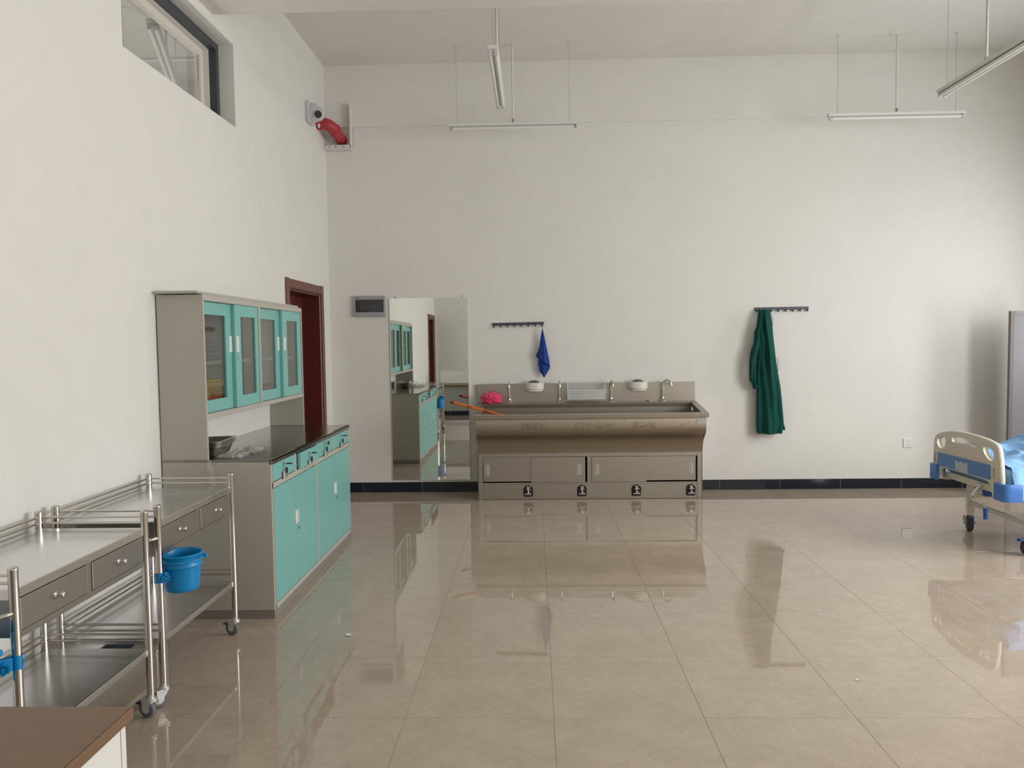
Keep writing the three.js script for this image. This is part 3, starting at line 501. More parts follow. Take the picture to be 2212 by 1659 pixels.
// ---------------------------------------------------------------- wash trough
const SX0 = -0.548, SX1 = 1.588;
{
  const s = thing('scrub_sink', 'long stainless steel hand-washing sink with four taps and sliding doors below', 'sink', [0.52, 0, -7.5]);
  const S = M.steel, ZF = -7.32, zb = ZB + 0.016;
  // soiled front: faint water stains and drips baked as matter on the steel
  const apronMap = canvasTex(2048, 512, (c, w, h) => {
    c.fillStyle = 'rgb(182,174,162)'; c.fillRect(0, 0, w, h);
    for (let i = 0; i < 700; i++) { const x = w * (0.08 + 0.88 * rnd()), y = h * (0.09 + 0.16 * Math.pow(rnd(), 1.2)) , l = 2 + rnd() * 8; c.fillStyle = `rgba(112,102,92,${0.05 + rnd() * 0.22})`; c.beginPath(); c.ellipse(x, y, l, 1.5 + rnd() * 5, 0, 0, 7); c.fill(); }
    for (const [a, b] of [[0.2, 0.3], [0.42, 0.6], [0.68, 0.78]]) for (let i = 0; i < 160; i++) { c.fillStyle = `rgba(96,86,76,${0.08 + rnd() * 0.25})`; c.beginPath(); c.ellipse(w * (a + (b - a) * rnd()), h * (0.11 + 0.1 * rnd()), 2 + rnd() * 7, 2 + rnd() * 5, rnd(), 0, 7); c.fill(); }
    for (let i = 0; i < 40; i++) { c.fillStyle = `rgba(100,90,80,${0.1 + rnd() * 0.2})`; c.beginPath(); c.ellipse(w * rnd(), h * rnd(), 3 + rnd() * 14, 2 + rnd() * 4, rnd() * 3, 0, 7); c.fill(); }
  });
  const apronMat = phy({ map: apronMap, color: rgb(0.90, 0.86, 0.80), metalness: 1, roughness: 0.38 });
  const prof = [[-7.158, 0.80], [-7.150, 0.76], [-7.148, 0.72], [-7.153, 0.685], [-7.168, 0.655], [-7.195, 0.628], [-7.228, 0.606], [-7.252, 0.588], [-7.272, 0.565], [-7.288, 0.535], [-7.300, 0.50], [-7.309, 0.47], [-7.314, 0.445]];
  const curve = new THREE.SplineCurve(prof.map(([z, y]) => new THREE.Vector2(z, y))), pts = curve.getPoints(48);
  {
    const P = [], U = []; const put = (x, p, t) => { P.push(x, p.y, p.x); U.push((x - SX0) / (SX1 - SX0), 1 - t); };
    for (let i = 0; i < 48; i++) { const a = pts[i], b = pts[i + 1], ta = i / 48, tb = (i + 1) / 48; put(SX0, a, ta); put(SX0, b, tb); put(SX1, b, tb); put(SX0, a, ta); put(SX1, b, tb); put(SX1, a, ta); }
    let g = new THREE.BufferGeometry(); g.setAttribute('position', new THREE.Float32BufferAttribute(P, 3)); g.setAttribute('uv', new THREE.Float32BufferAttribute(U, 2)); g.computeVertexNormals(); g = toCreasedNormals(g, 0.9);
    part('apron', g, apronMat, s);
  }
  // end panels follow the profile of the front
  const outline = [[zb, 0.0], [zb, 0.88], [-7.66, 0.87], ...pts.map((p) => [p.x - 0.002, p.y - 0.01]), [ZF + 0.004, 0.44], [ZF + 0.004, 0.0]];
  for (const x of [SX0, SX1 - 0.006]) part('end_panel', uvm(toZY(extr(shapeOf(outline), 0.006)).translate(x, 0, 0)), S, s);
  // sloping rim with the trough opening
  const rimD = 0.56, rs = new THREE.Shape(); const a0 = SX0 - 0.022, a1 = SX1 + 0.02;
  rs.moveTo(a0, 0); rs.lineTo(a1, 0); rs.lineTo(a1, rimD); rs.lineTo(a0, rimD); rs.lineTo(a0, 0);
  const hole = new THREE.Path(); hole.moveTo(SX0 + 0.05, 0.035); hole.lineTo(SX0 + 0.05, rimD - 0.055); hole.lineTo(SX1 - 0.045, rimD - 0.055); hole.lineTo(SX1 - 0.045, 0.035); hole.lineTo(SX0 + 0.05, 0.035); rs.holes.push(hole);
  const slope = Math.atan2(0.068, 0.545);
  part('rim', uvm(extr(rs, 0.036, 0.004).rotateX(-Math.PI / 2).translate(0, -0.036, 0).rotateX(slope).translate(0, 0.83, -7.128)), S, s);
  const bz0 = -7.60, bz1 = -7.172, bxl = SX0 + 0.045, bxr = SX1 - 0.04;
  part('trough', [uvm(bx(bxl, bxr, 0.67, 0.872, bz0 - 0.05, bz0 - 0.044)), uvm(bx(bxl, bxr, 0.67, 0.80, bz1, bz1 + 0.003)), uvm(bx(bxl - 0.004, bxl, 0.67, 0.81, bz0 - 0.044, bz1)), uvm(bx(bxr, bxr + 0.004, 0.67, 0.81, bz0 - 0.044, bz1)), uvm(bx(bxl, bxr, 0.665, 0.67, bz0 - 0.05, bz1))], S, s);
  part('backsplash', uvm(bx(SX0 - 0.03, 1.604, 0.86, 1.09, zb, zb + 0.018, 0.004)), S, s);
  part('tap_ledge', uvm(bx(SX0 - 0.02, 1.60, 0.885, 0.899, zb + 0.018, -7.66, 0.004)), S, s);
  // base
  part('base_frame', [uvm(bx(SX0, -0.503, 0, 0.446, ZF - 0.02, ZF + 0.004, 0.002)), uvm(bx(1.54, SX1, 0, 0.446, ZF - 0.02, ZF + 0.004, 0.002)), uvm(bx(-0.503, 1.54, 0.41, 0.446, ZF - 0.02, ZF + 0.004, 0.002)), uvm(bx(0.497, 0.536, 0.16, 0.41, ZF - 0.02, ZF + 0.003, 0.001)), uvm(bx(-0.503, 1.54, 0.146, 0.162, ZF - 0.03, ZF + 0.003, 0.002)), uvm(bx(SX0 + 0.01, SX1 - 0.01, 0.0, 0.02, zb, ZF - 0.02))], S, s);
  part('base_back', uvm(bx(SX0 + 0.006, SX1 - 0.006, 0.02, 0.56, zb, zb + 0.006)), M.darkPlastic, s);
  part('kick_panel', uvm(bx(-0.502, 1.539, 0.002, 0.146, ZF - 0.012, ZF + 0.001, 0.002)), S, s);
  const doors = [[-0.498, 0.0, 0.171, 0.407, -0.014, -0.456], [-0.04, 0.478, 0.163, 0.407, 0, 0.42], [0.54, 1.06, 0.163, 0.407, 0, 0.592], [1.02, 1.53, 0.173, 0.407, -0.014, 1.487]];
  for (const [x0, x1, y0, y1, o, xh] of doors) {
    const d = part('sliding_door', uvm(bx(x0, x1, y0, y1, ZF - 0.012 + o, ZF - 0.002 + o, 0.002)), S, s);
    part('recessed_handle', [bx(xh - 0.017, xh - 0.012, 0.24, 0.332, ZF - 0.003 + o, ZF + 0.002 + o, 0.001), bx(xh + 0.012, xh + 0.017, 0.24, 0.332, ZF - 0.003 + o, ZF + 0.002 + o, 0.001), bx(xh - 0.012, xh + 0.012, 0.327, 0.332, ZF - 0.003 + o, ZF + 0.002 + o), bx(xh - 0.012, xh + 0.012, 0.24, 0.245, ZF - 0.003 + o, ZF + 0.002 + o), bx(xh - 0.002, xh + 0.005, 0.25, 0.322, ZF - 0.003 + o, ZF + 0.004 + o, 0.001)], M.pullSteel ??= phy({ color: rgb(0.82, 0.8, 0.76), metalness: 0.6, roughness: 0.35 }), d);
  }
  for (const x of [-0.068, 0.445, 0.962, 1.478]) {
    const sh = new THREE.Shape(), w = 0.046, h = 0.056; sh.moveTo(-w, -h + 0.018); sh.absarc(-w + 0.018, -h + 0.018, 0.018, Math.PI, 1.5 * Math.PI); sh.absarc(w - 0.018, -h + 0.018, 0.018, 1.5 * Math.PI, 2 * Math.PI); sh.lineTo(w, h - 0.04); sh.absellipse(0, h - 0.04, w, 0.04, 0, Math.PI, false); sh.lineTo(-w, -h + 0.018);
    const k = part('pedal_plate', extr(sh, 0.002, 0.0008).translate(x, 0.083, ZF + 0.001), M.black, s, 'black arched foot-switch plate');
    part('pedal', [bx(x - 0.02, x + 0.022, 0.098, 0.108, ZF + 0.003, ZF + 0.05, 0.003), rod(V(x, 0.113, ZF + 0.003), V(x, 0.113, ZF + 0.04), 0.012, 16), rod(V(x - 0.009, 0.121, ZF + 0.02), V(x - 0.009, 0.132, ZF + 0.02), 0.007), rod(V(x + 0.012, 0.121, ZF + 0.02), V(x + 0.012, 0.132, ZF + 0.02), 0.007),
      rod(V(x, 0.076, ZF + 0.02), V(x, 0.098, ZF + 0.02), 0.006), rod(V(x, 0.068, ZF + 0.03), V(x, 0.078, ZF + 0.03), 0.017, 16, 0.009), bx(x - 0.036, x + 0.03, 0.055, 0.068, ZF + 0.004, ZF + 0.066, 0.006)], M.chrome, k);
  }
  part('name_plate', [bx(1.502, 1.582, 0.733, 0.777, -7.1475, -7.1455, 0.0005)], std({ map: canvasTex(160, 96, (c, w, h) => { c.fillStyle = '#b4b4aa'; c.fillRect(0, 0, w, h); c.strokeStyle = '#8f9189'; c.lineWidth = 3; c.strokeRect(6, 6, w - 12, h - 12); c.fillStyle = '#7f857f'; c.beginPath(); c.arc(28, 48, 8, 0, 7); c.arc(132, 48, 8, 0, 7); c.fill(); for (let i = 0; i < 4; i++) c.fillRect(50, 28 + i * 12, 58 - (i % 2) * 14, 3); }), roughness: 0.5 }), s, 'small pale name plate');
  // taps
  [[-0.25, 0], [0.252, 0], [0.765, 0.12], [1.276, 1.2]].forEach(([x, turn]) => {
    const z = -7.69, u = V(Math.sin(turn), 0, Math.cos(turn)), y = 0.899;
    const f = part('tap', [lathe([[0.024, 0], [0.024, 0.006], [0.014, 0.012], [0.0135, 0.03], [0.016, 0.034], [0.0125, 0.046]], 24).translate(x, y, z), rod(V(x, y + 0.022, z), V(x, y + 0.022, z).addScaledVector(V(0.5, -0.1, 0.85), 0.034), 0.008, 12)], M.chrome, s);
    const top = 1.062, r = 0.042, P = [V(x, y + 0.04, z), V(x, 0.97, z), V(x, 1.03, z)];
    for (let i = 0; i <= 8; i++) { const a = Math.PI * (i / 8) * 0.9; P.push(V(x, top + r * 1.25 * Math.sin(a), z).addScaledVector(u, r * (1 - Math.cos(a)))); }
    part('spout', tube(P, 0.0095, 60, 14), M.chrome, f);
    const e = P[P.length - 1]; part('aerator', rod(e, e.clone().add(V(u.x * 0.004, -0.02, u.z * 0.004)), 0.0115, 16), M.chrome, f);
  });
}
single('drain_plug', lathe([[0, 0.004], [0.016, 0.006], [0.02, 0.016], [0.028, 0.016], [0.032, 0.004], [0.044, 0.003], [0.046, 0], [0, 0]], 28).translate(1.15, 0.8995, -7.70), M.chrome, 'loose steel drain strainer lying behind the trough', 'strainer');
// soap dispensers above the trough
function dispenser(x, y) {
  const z = ZB + 0.034;
  const d = thing('soap_dispenser', '', 'dispenser', [x, y, z], 'white soap dispensers on the steel backsplash');
  const arc = (w, dep, h, y0, b) => { const sh = new THREE.Shape(); sh.moveTo(-w, 0); sh.lineTo(w, 0); sh.bezierCurveTo(w, -dep * 0.7, w * 0.6, -dep, 0, -dep); sh.bezierCurveTo(-w * 0.6, -dep, -w, -dep * 0.7, -w, 0); return extr(sh, h, b, 3, 20).rotateX(-Math.PI / 2).translate(x, y + y0, z); };
  part('housing', arc(0.098, 0.095, 0.055, 0.028, 0.006), M.plastic, d);
  part('base_ring', arc(0.086, 0.082, 0.02, 0.006, 0.003), M.plastic, d);
  part('filler_lid', new THREE.SphereGeometry(1, 36, 20, 0, Math.PI * 2, 0, Math.PI / 2).scale(0.058, 0.03, 0.045).rotateX(0.12).translate(x - 0.002, y + 0.084, z + 0.045), M.lid ??= phy({ color: rgb(0.11, 0.095, 0.10), roughness: 0.3 }), d);
  part('sensor', rod(V(x, y + 0.056, z + 0.094), V(x, y + 0.056, z + 0.0965), 0.003, 12), M.black, d);
  return d;
}
dispenser(0.0, 1.012).userData.label = 'white soap dispenser below the blue cloth';
dispenser(1.03, 1.010).userData.label = 'white soap dispenser beside the gooseneck tap turned sideways';
// mesh basket
{
  const z = ZB + 0.036, x0 = 0.33, x1 = 0.70, y0 = 0.935, y1 = 1.098, b = thing('wire_basket', 'white fine-mesh wire basket hung on the steel backsplash', 'basket', [0.51, 0.93, z]);
  const grid = dataTex(64, (u, v, x, y) => { const on = x % 8 < 3 || y % 8 < 3; return [on ? 255 : 0, on ? 255 : 0, on ? 255 : 0]; }, false, 1);
  grid.repeat.set(1, 1);
  M.mesh = std({ color: rgb(0.62, 0.62, 0.61), alphaMap: grid, alphaTest: 0.4, roughness: 0.5, side: THREE.DoubleSide });
  const sheet = (w, h) => { const g = new THREE.PlaneGeometry(w, h), u = g.attributes.uv; for (let i = 0; i < 4; i++) u.setXY(i, u.getX(i) * w / 0.042, u.getY(i) * h / 0.042); return g; };
  part('mesh_panel', sheet(x1 - x0, y1 - y0).translate((x0 + x1) / 2, (y0 + y1) / 2, z + 0.004), M.mesh, b);
  part('mesh_panel', sheet(x1 - x0, 0.09).translate((x0 + x1) / 2, y0 + 0.045, z + 0.1), M.mesh, b);
  part('mesh_panel', sheet(x1 - x0, 0.096).rotateX(-Math.PI / 2).translate((x0 + x1) / 2, y0, z + 0.052), M.mesh, b);
  const w = (pts) => pts.slice(1).map((p, i) => rod(pts[i], p, 0.0035, 8));
  part('wire_frame', [...w([V(x0, y1, z + 0.004), V(x1, y1, z + 0.004), V(x1, y0, z + 0.004), V(x1, y0, z + 0.1), V(x1, y0 + 0.09, z + 0.1), V(x0, y0 + 0.09, z + 0.1), V(x0, y0, z + 0.1), V(x0, y0, z + 0.004), V(x0, y1, z + 0.004)]), ...w([V(x0, y1, z + 0.004), V(x0, y0 + 0.09, z + 0.1)]), ...w([V(x1, y1, z + 0.004), V(x1, y0 + 0.09, z + 0.1)]), ...w([V(x0, y0, z + 0.1), V(x1, y0, z + 0.1)])], M.whitePaint, b);
  part('hook', tube([V(x0, 1.03, z + 0.06), V(x0 - 0.014, 1.03, z + 0.05), V(x0 - 0.014, 0.985, z + 0.05), V(x0, 0.985, z + 0.06)], 0.003, 20, 6), M.whitePaint, b);
  part('hook', tube([V(x1, 1.035, z + 0.06), V(x1 + 0.014, 1.035, z + 0.05), V(x1 + 0.014, 0.995, z + 0.05), V(x1, 0.995, z + 0.06)], 0.003, 20, 6), M.whitePaint, b);
  M.brush = std({ color: rgb(0.62, 0.58, 0.42), roughness: 0.6 });
  for (const [p, q, l] of [[0.345, 0.43, 'pale nail brush in the wire basket, at its end towards the mirror'], [0.445, 0.53, 'pale nail brush in the middle of the wire basket']]) {
    const n = thing('nail_brush', l, 'brush', [(p + q) / 2, y0, z + 0.05], 'nail brushes in the basket');
    part('brush_back', bx(p, q, y0 + 0.018, y0 + 0.04, z + 0.03, z + 0.075, 0.008), M.brush, n); part('bristles', bx(p + 0.006, q - 0.006, y0 + 0.003, y0 + 0.018, z + 0.034, z + 0.071), M.brush, n);
  }
}
// pink cloth on the trough corner
{
  const g = new THREE.IcosahedronGeometry(1, 28), p = g.attributes.position, v = V();
  for (let i = 0; i < p.count; i++) {
    v.fromBufferAttribute(p, i).normalize();
    const w = N3(v.x * 1.2 + 3, v.y * 1.2, v.z * 1.2), a = Math.atan2(v.y, v.x) + 2.2 * w;
    const fold = 1 - Math.abs(Math.sin(v.x * 4.4 + v.y * 5.2 + 3.2 * w + v.z * 2)) , f2 = 1 - Math.abs(Math.sin(a * 2.5 + v.z * 4));
    const r = 0.8 + 0.2 * fold + 0.12 * f2 + 0.12 * N3(v.x * 3, v.y * 3, v.z * 3 + 5);
    p.setXYZ(i, v.x * r * 0.105, Math.max(v.y * r * 0.064, -0.05), v.z * r * 0.062);
  }
  g.computeVertexNormals();
  single('cleaning_cloth', toCreasedNormals(g.rotateZ(-0.03).translate(-0.425, 0.949, -7.655), 1.2), M.pink, 'crumpled pink cloth on the corner of the sink', 'cloth');
  const a = V(-0.80, 0.947, -7.31), b = V(-0.16, 0.785, -7.24), d = b.clone().sub(a).normalize(), P = (t) => a.clone().addScaledVector(d, t);
  const s = thing('orange_stick', 'orange plastic stick with dark red tip leaning over the sink edge', 'stick', [a.x, a.y, a.z]);
  part('shaft', rod(P(0.035), b, 0.0125, 18), M.orange, s);
  part('tip', [rod(P(0.012), P(0.036), 0.0135, 18), rod(P(-0.004), P(0.012), 0.006, 14, 0.0125)], M.tipRed ??= phy({ color: rgb(0.22, 0.03, 0.025), roughness: 0.5 }), s);
  for (const t of [0.17, 0.34, 0.47]) { part('printed_mark', rod(P(t), P(t + 0.012), 0.01265, 18), M.tipRed, s); part('printed_mark', rod(P(t + 0.02), P(t + 0.04), 0.0126, 18), M.markOrange ??= phy({ color: rgb(0.45, 0.08, 0.01), roughness: 0.5 }), s); }
}

// ---------------------------------------------------------------- on the sink wall
{
  const m = thing('wall_mirror', 'tall frameless mirror on the white wall beside the sink', 'mirror', [-1.052, 0.12, ZB]);
  part('mirror_glass', bx(-1.444, -0.66, 0.122, 1.962, ZB + 0.004, ZB + 0.009), M.mirror, m);
  part('edge', [bx(-1.447, -1.444, 0.12, 1.964, ZB + 0.002, ZB + 0.0095), bx(-0.66, -0.655, 0.12, 1.964, ZB + 0.002, ZB + 0.0105), bx(-1.444, -0.66, 1.962, 1.965, ZB + 0.002, ZB + 0.0095), bx(-1.444, -0.66, 0.119, 0.122, ZB + 0.002, ZB + 0.0095)], M.whitePaint, m);
  for (const x of [-1.37, -0.70]) part('clip', bx(x - 0.004, x + 0.004, 1.945, 1.985, ZB + 0.001, ZB + 0.014, 0.001), M.whitePaint, m);
  const d = thing('fuse_box', 'grey plastic fuse box with dark window on the wall beside the mirror', 'fuse box', [-1.643, 1.885, ZB]);
  part('cover', bx(-1.806, -1.481, 1.782, 1.99, ZB, ZB + 0.03, 0.008), M.boxGrey ??= phy({ color: rgb(0.36, 0.36, 0.37), roughness: 0.45 }), d);
  const w = part('window', bx(-1.78, -1.497, 1.827, 1.952, ZB + 0.028, ZB + 0.034, 0.003), M.boxDark ??= phy({ color: rgb(0.035, 0.04, 0.048), roughness: 0.15 }), d);
  part('breaker_row', bx(-1.73, -1.54, 1.852, 1.90, ZB + 0.0338, ZB + 0.0348, 0.0004), M.boxInner ??= std({ color: rgb(0.06, 0.06, 0.065), roughness: 0.5 }), w);
  part('catch', bx(-1.652, -1.632, 1.82, 1.829, ZB + 0.03, ZB + 0.036, 0.001), M.boxGrey, d);
  part('maker_mark', bx(-1.785, -1.74, 1.968, 1.974, ZB + 0.0298, ZB + 0.0306), M.boxInner, d);
}
function rack(x0, x1, y, hooks, label, tilt) {
  const r = thing('hook_rack', label, 'hook rack', [(x0 + x1) / 2, y, ZB], 'dark metal hook rails on the sink wall');
  part('rail', bx(x0, x1, y - 0.014, y + 0.014, ZB + 0.001, ZB + 0.012, 0.002), M.slate, r);
  for (let i = 0; i < hooks; i++) {
    const x = x0 + 0.018 + (x1 - x0 - 0.036) * i / (hooks - 1);
    part('hook', [bx(x - 0.006, x + 0.006, y - 0.028, y - 0.01, ZB + 0.004, ZB + 0.016, 0.002), tube([V(x, y - 0.024, ZB + 0.012), V(x, y - 0.032, ZB + 0.026), V(x, y - 0.028, ZB + 0.04), V(x, y - 0.016, ZB + 0.044)], 0.0045, 16, 8)], M.slate, r);
  }
  for (let i = 0; i < 4; i++) { const x = x0 + (x1 - x0) * (0.11 + 0.26 * i); part('screw', rod(V(x, y, ZB + 0.011), V(x, y, ZB + 0.0135), 0.0035, 10), M.chrome, r); }
  r.rotation.z = tilt;
}
rack(-0.412, 0.106, 1.69, 8, 'dark hook rail above the sink holding the blue cloth', 0.012);
rack(2.195, 2.724, 1.806, 8, 'dark hook rail holding the green gown', 0.004);
// hanging cloth: a flattened tube between two traced edges, folded in depth
function drape(left, right, y0, y1, z, depth, folds, rows = 90, cols = 56) {
  const P = [], U = [], I = [], n = cols * 2;
  for (let r = 0; r <= rows; r++) {
    const v = r / rows, y = lerp(y0, y1, v), xl = interp(left, -y), xr = interp(right, -y), m = (xl + xr) / 2, h = (xr - xl) / 2;
    for (let c = 0; c <= n; c++) {
      const a = (c / n) * Math.PI * 2, u = Math.cos(a), front = Math.sin(a);
      const f = front > 0 ? folds(u, v) * Math.pow(Math.abs(front), 0.6) : 0;
      P.push(m + h * u, y, z + depth(v) * (front > 0 ? front : front * 0.35) + f); U.push(u * h + m, y);
    }
  }
  for (let r = 0; r < rows; r++) for (let c = 0; c < n; c++) { const a = r * (n + 1) + c, b = a + 1, d = a + n + 1, e = d + 1; I.push(a, d, b, b, d, e); }
  for (const [row, fl] of [[0, 1], [rows, 0]]) { const k = P.length / 3; let sx = 0, sy = 0, sz = 0; for (let c = 0; c < n; c++) { const o = (row * (n + 1) + c) * 3; sx += P[o]; sy += P[o + 1]; sz += P[o + 2]; } P.push(sx / n, sy / n, sz / n); U.push(0, 0); for (let c = 0; c < n; c++) { const o = row * (n + 1) + c; fl ? I.push(k, o, o + 1) : I.push(k, o + 1, o); } }
  const g = new THREE.BufferGeometry(); g.setAttribute('position', new THREE.Float32BufferAttribute(P, 3)); g.setAttribute('uv', new THREE.Float32BufferAttribute(U, 2)); g.setIndex(I); flip(g); g.computeVertexNormals(); return g;
}
const trace = (list, z) => list.map(([px, py]) => { const p = at(px, py, 'z', z); return [-p.y, p.x]; });
{
  const zg = ZB + 0.075, k = 0.19286, T = (l) => trace(l.map(([x, y]) => [1580 + x * k, 640 + y * k]), zg);
  const gown = thing('surgical_gown', 'dark green surgical gown hanging from the hook rail', 'gown', [2.32, 0.56, zg]);
  const L = T([[302, 150], [296, 210], [278, 330], [282, 420], [300, 520], [290, 640], [275, 800], [278, 960], [282, 1040], [277, 1200], [275, 1450], [284, 1535]]);
  const R = T([[428, 160], [438, 200], [455, 300], [468, 450], [482, 580], [496, 700], [518, 850], [545, 1000], [560, 1130], [570, 1250], [582, 1400], [570, 1500], [566, 1535]]);
  const y0 = -L[0][0], y1 = -L[L.length - 1][0];
  part('body', drape(L, R, y0, y1, zg, (v) => 0.03 + 0.045 * Math.min(1, v * 3) , (u, v) => 0.017 * Math.min(1, 0.3 + v * 3) * (Math.sin(u * 5.2 + 1.4 * v + 0.5) + 0.6 * Math.sin(u * 10.5 - 3.2 * v + 1.9) + 0.8 * N3(u * 2.5, v * 7, 1.7)), 110, 64), M.gown, gown);
  const z2 = zg + 0.02;
  const SL = T([[300, 200], [274, 335], [250, 392], [240, 530], [207, 620], [194, 720], [190, 820], [193, 930], [202, 955], [220, 972]]), SR = T([[335, 200], [325, 335], [316, 392], [318, 500], [292, 620], [266, 720], [258, 820], [266, 930], [275, 960], [280, 980]]);
  part('sleeve', drape(SL, SR, -SL[0][0], -SL[SL.length - 1][0], z2, (v) => 0.012 + 0.04 * Math.sin(Math.min(1, v * 1.4) * 1.5), (u, v) => 0.008 * (Math.sin(u * 4 + v * 6) + Math.sin(v * 26 + u * 3) * 0.6 * (v > 0.25 && v < 0.6 ? 1 : 0.2)), 70, 36), M.gown, gown);
  const CL = T([[222, 968], [234, 1034]]), CR = T([[282, 968], [288, 1030]]);
  part('cuff', drape(CL, CR, -CL[0][0], -CL[1][0], z2, () => 0.03, (u, v) => 0.003 * Math.sin(u * 14), 12, 30), M.gown, gown);
  const FL = T([[500, 1200], [520, 1350], [545, 1440], [566, 1500]]), FR = T([[574, 1200], [590, 1400], [604, 1450], [616, 1495]]);
  part('back_flap', drape(FL, FR, -FL[0][0], -FL[3][0], zg - 0.03, () => 0.02, (u, v) => 0.004 * Math.sin(u * 5), 30, 24), M.gown, gown);
  part('tie', tube([[428, 165], [450, 210], [462, 280], [458, 330], [446, 250], [432, 190]].map(([x, y]) => at(1580 + x * k, 640 + y * k, 'z', zg + 0.01)), 0.0022, 40, 6), M.gown, gown);
  part('tie', tube([[492, 690], [512, 700], [519, 740], [520, 840]].map(([x, y]) => at(1580 + x * k, 640 + y * k, 'z', zg + 0.01)), 0.0022, 30, 6), M.gown, gown);
  const k2 = 0.11455, zt = ZB + 0.05, T2 = (l) => trace(l.map(([x, y]) => [1040 + x * k2, 650 + y * k2]), zt);
  const tw = thing('hand_towel', 'blue cloth hanging by its loop from the last hook above the sink', 'cloth', [0.09, 1.15, zt]);
  const TL = T2([[1143, 530], [1130, 600], [1105, 760], [1090, 880], [1060, 960], [1024, 1030], [1040, 1062], [1078, 1085], [1062, 1230], [1085, 1262], [1088, 1330], [1140, 1382], [1174, 1442]]), TR = T2([[1158, 530], [1170, 600], [1200, 740], [1240, 930], [1285, 1150], [1292, 1240], [1286, 1275], [1222, 1380], [1188, 1442]]);
  part('cloth_body', drape(TL, TR, -TL[0][0], -TL[TL.length - 1][0], zt, (v) => 0.006 + 0.02 * Math.sin(Math.PI * Math.min(1, v * 1.05)), (u, v) => 0.006 * Math.min(1, v * 3) * (Math.sin(u * 5 + 2 * v) + 0.5 * Math.sin(u * 9 - 3 * v)), 90, 40), M.towel, tw);
  const OL = T2([[1144, 535], [1118, 760], [1098, 900], [1080, 1090]]), OR = T2([[1158, 535], [1202, 740], [1243, 930], [1288, 1150]]);
  const og = drape(OL, OR, -OL[0][0], -OL[3][0], zt + 0.016, (v) => 0.005 + 0.016 * v, (u, v) => 0.006 * v * Math.sin(u * 4.6 + 1), 60, 36), op = og.attributes.position;
  const ya = -OL[0][0], yb = -OL[3][0]; for (let i = 0; i < op.count; i++) { const v = (ya - op.getY(i)) / (ya - yb), xl = interp(OL, -op.getY(i)), xr = interp(OR, -op.getY(i)), u = (op.getX(i) - xl) / (xr - xl + 1e-6); op.setY(i, op.getY(i) - 0.075 * u * Math.pow(v, 3)); }
  og.computeVertexNormals(); part('front_fold', og, M.towel, tw);
  part('hanging_loop', tube([[1143, 460], [1132, 485], [1144, 515], [1150, 535], [1156, 515], [1158, 480], [1148, 460]].map(([x, y]) => at(1040 + x * k2, 650 + y * k2, 'z', zt)), 0.0016, 30, 6), M.slate, tw);
}
function outlet(x0, x1, y0, y1, label) {
  const o = thing('wall_socket', label, 'socket', [(x0 + x1) / 2, (y0 + y1) / 2, ZB]), x = (x0 + x1) / 2, y = (y0 + y1) / 2, z = ZB + 0.0095;
  part('face_plate', bx(x0, x1, y0, y1, ZB, ZB + 0.0095, 0.003), M.white, o);
  part('pin_slots', [bx(x - 0.014, x - 0.011, y + 0.012, y + 0.024, z - 0.001, z + 0.0004), bx(x + 0.011, x + 0.014, y + 0.012, y + 0.024, z - 0.001, z + 0.0004), bx(x - 0.002, x + 0.002, y - 0.012, y - 0.002, z - 0.001, z + 0.0004), bx(x - 0.016, x - 0.012, y - 0.026, y - 0.015, z - 0.001, z + 0.0004), bx(x + 0.012, x + 0.016, y - 0.026, y - 0.015, z - 0.001, z + 0.0004)], M.greyRubber, o);
}
outlet(3.67, 3.767, 0.409, 0.498, 'white wall socket low on the wall behind the bed');
outlet(-0.625, -0.54, 0.375, 0.46, 'white wall socket half hidden between mirror and sink');

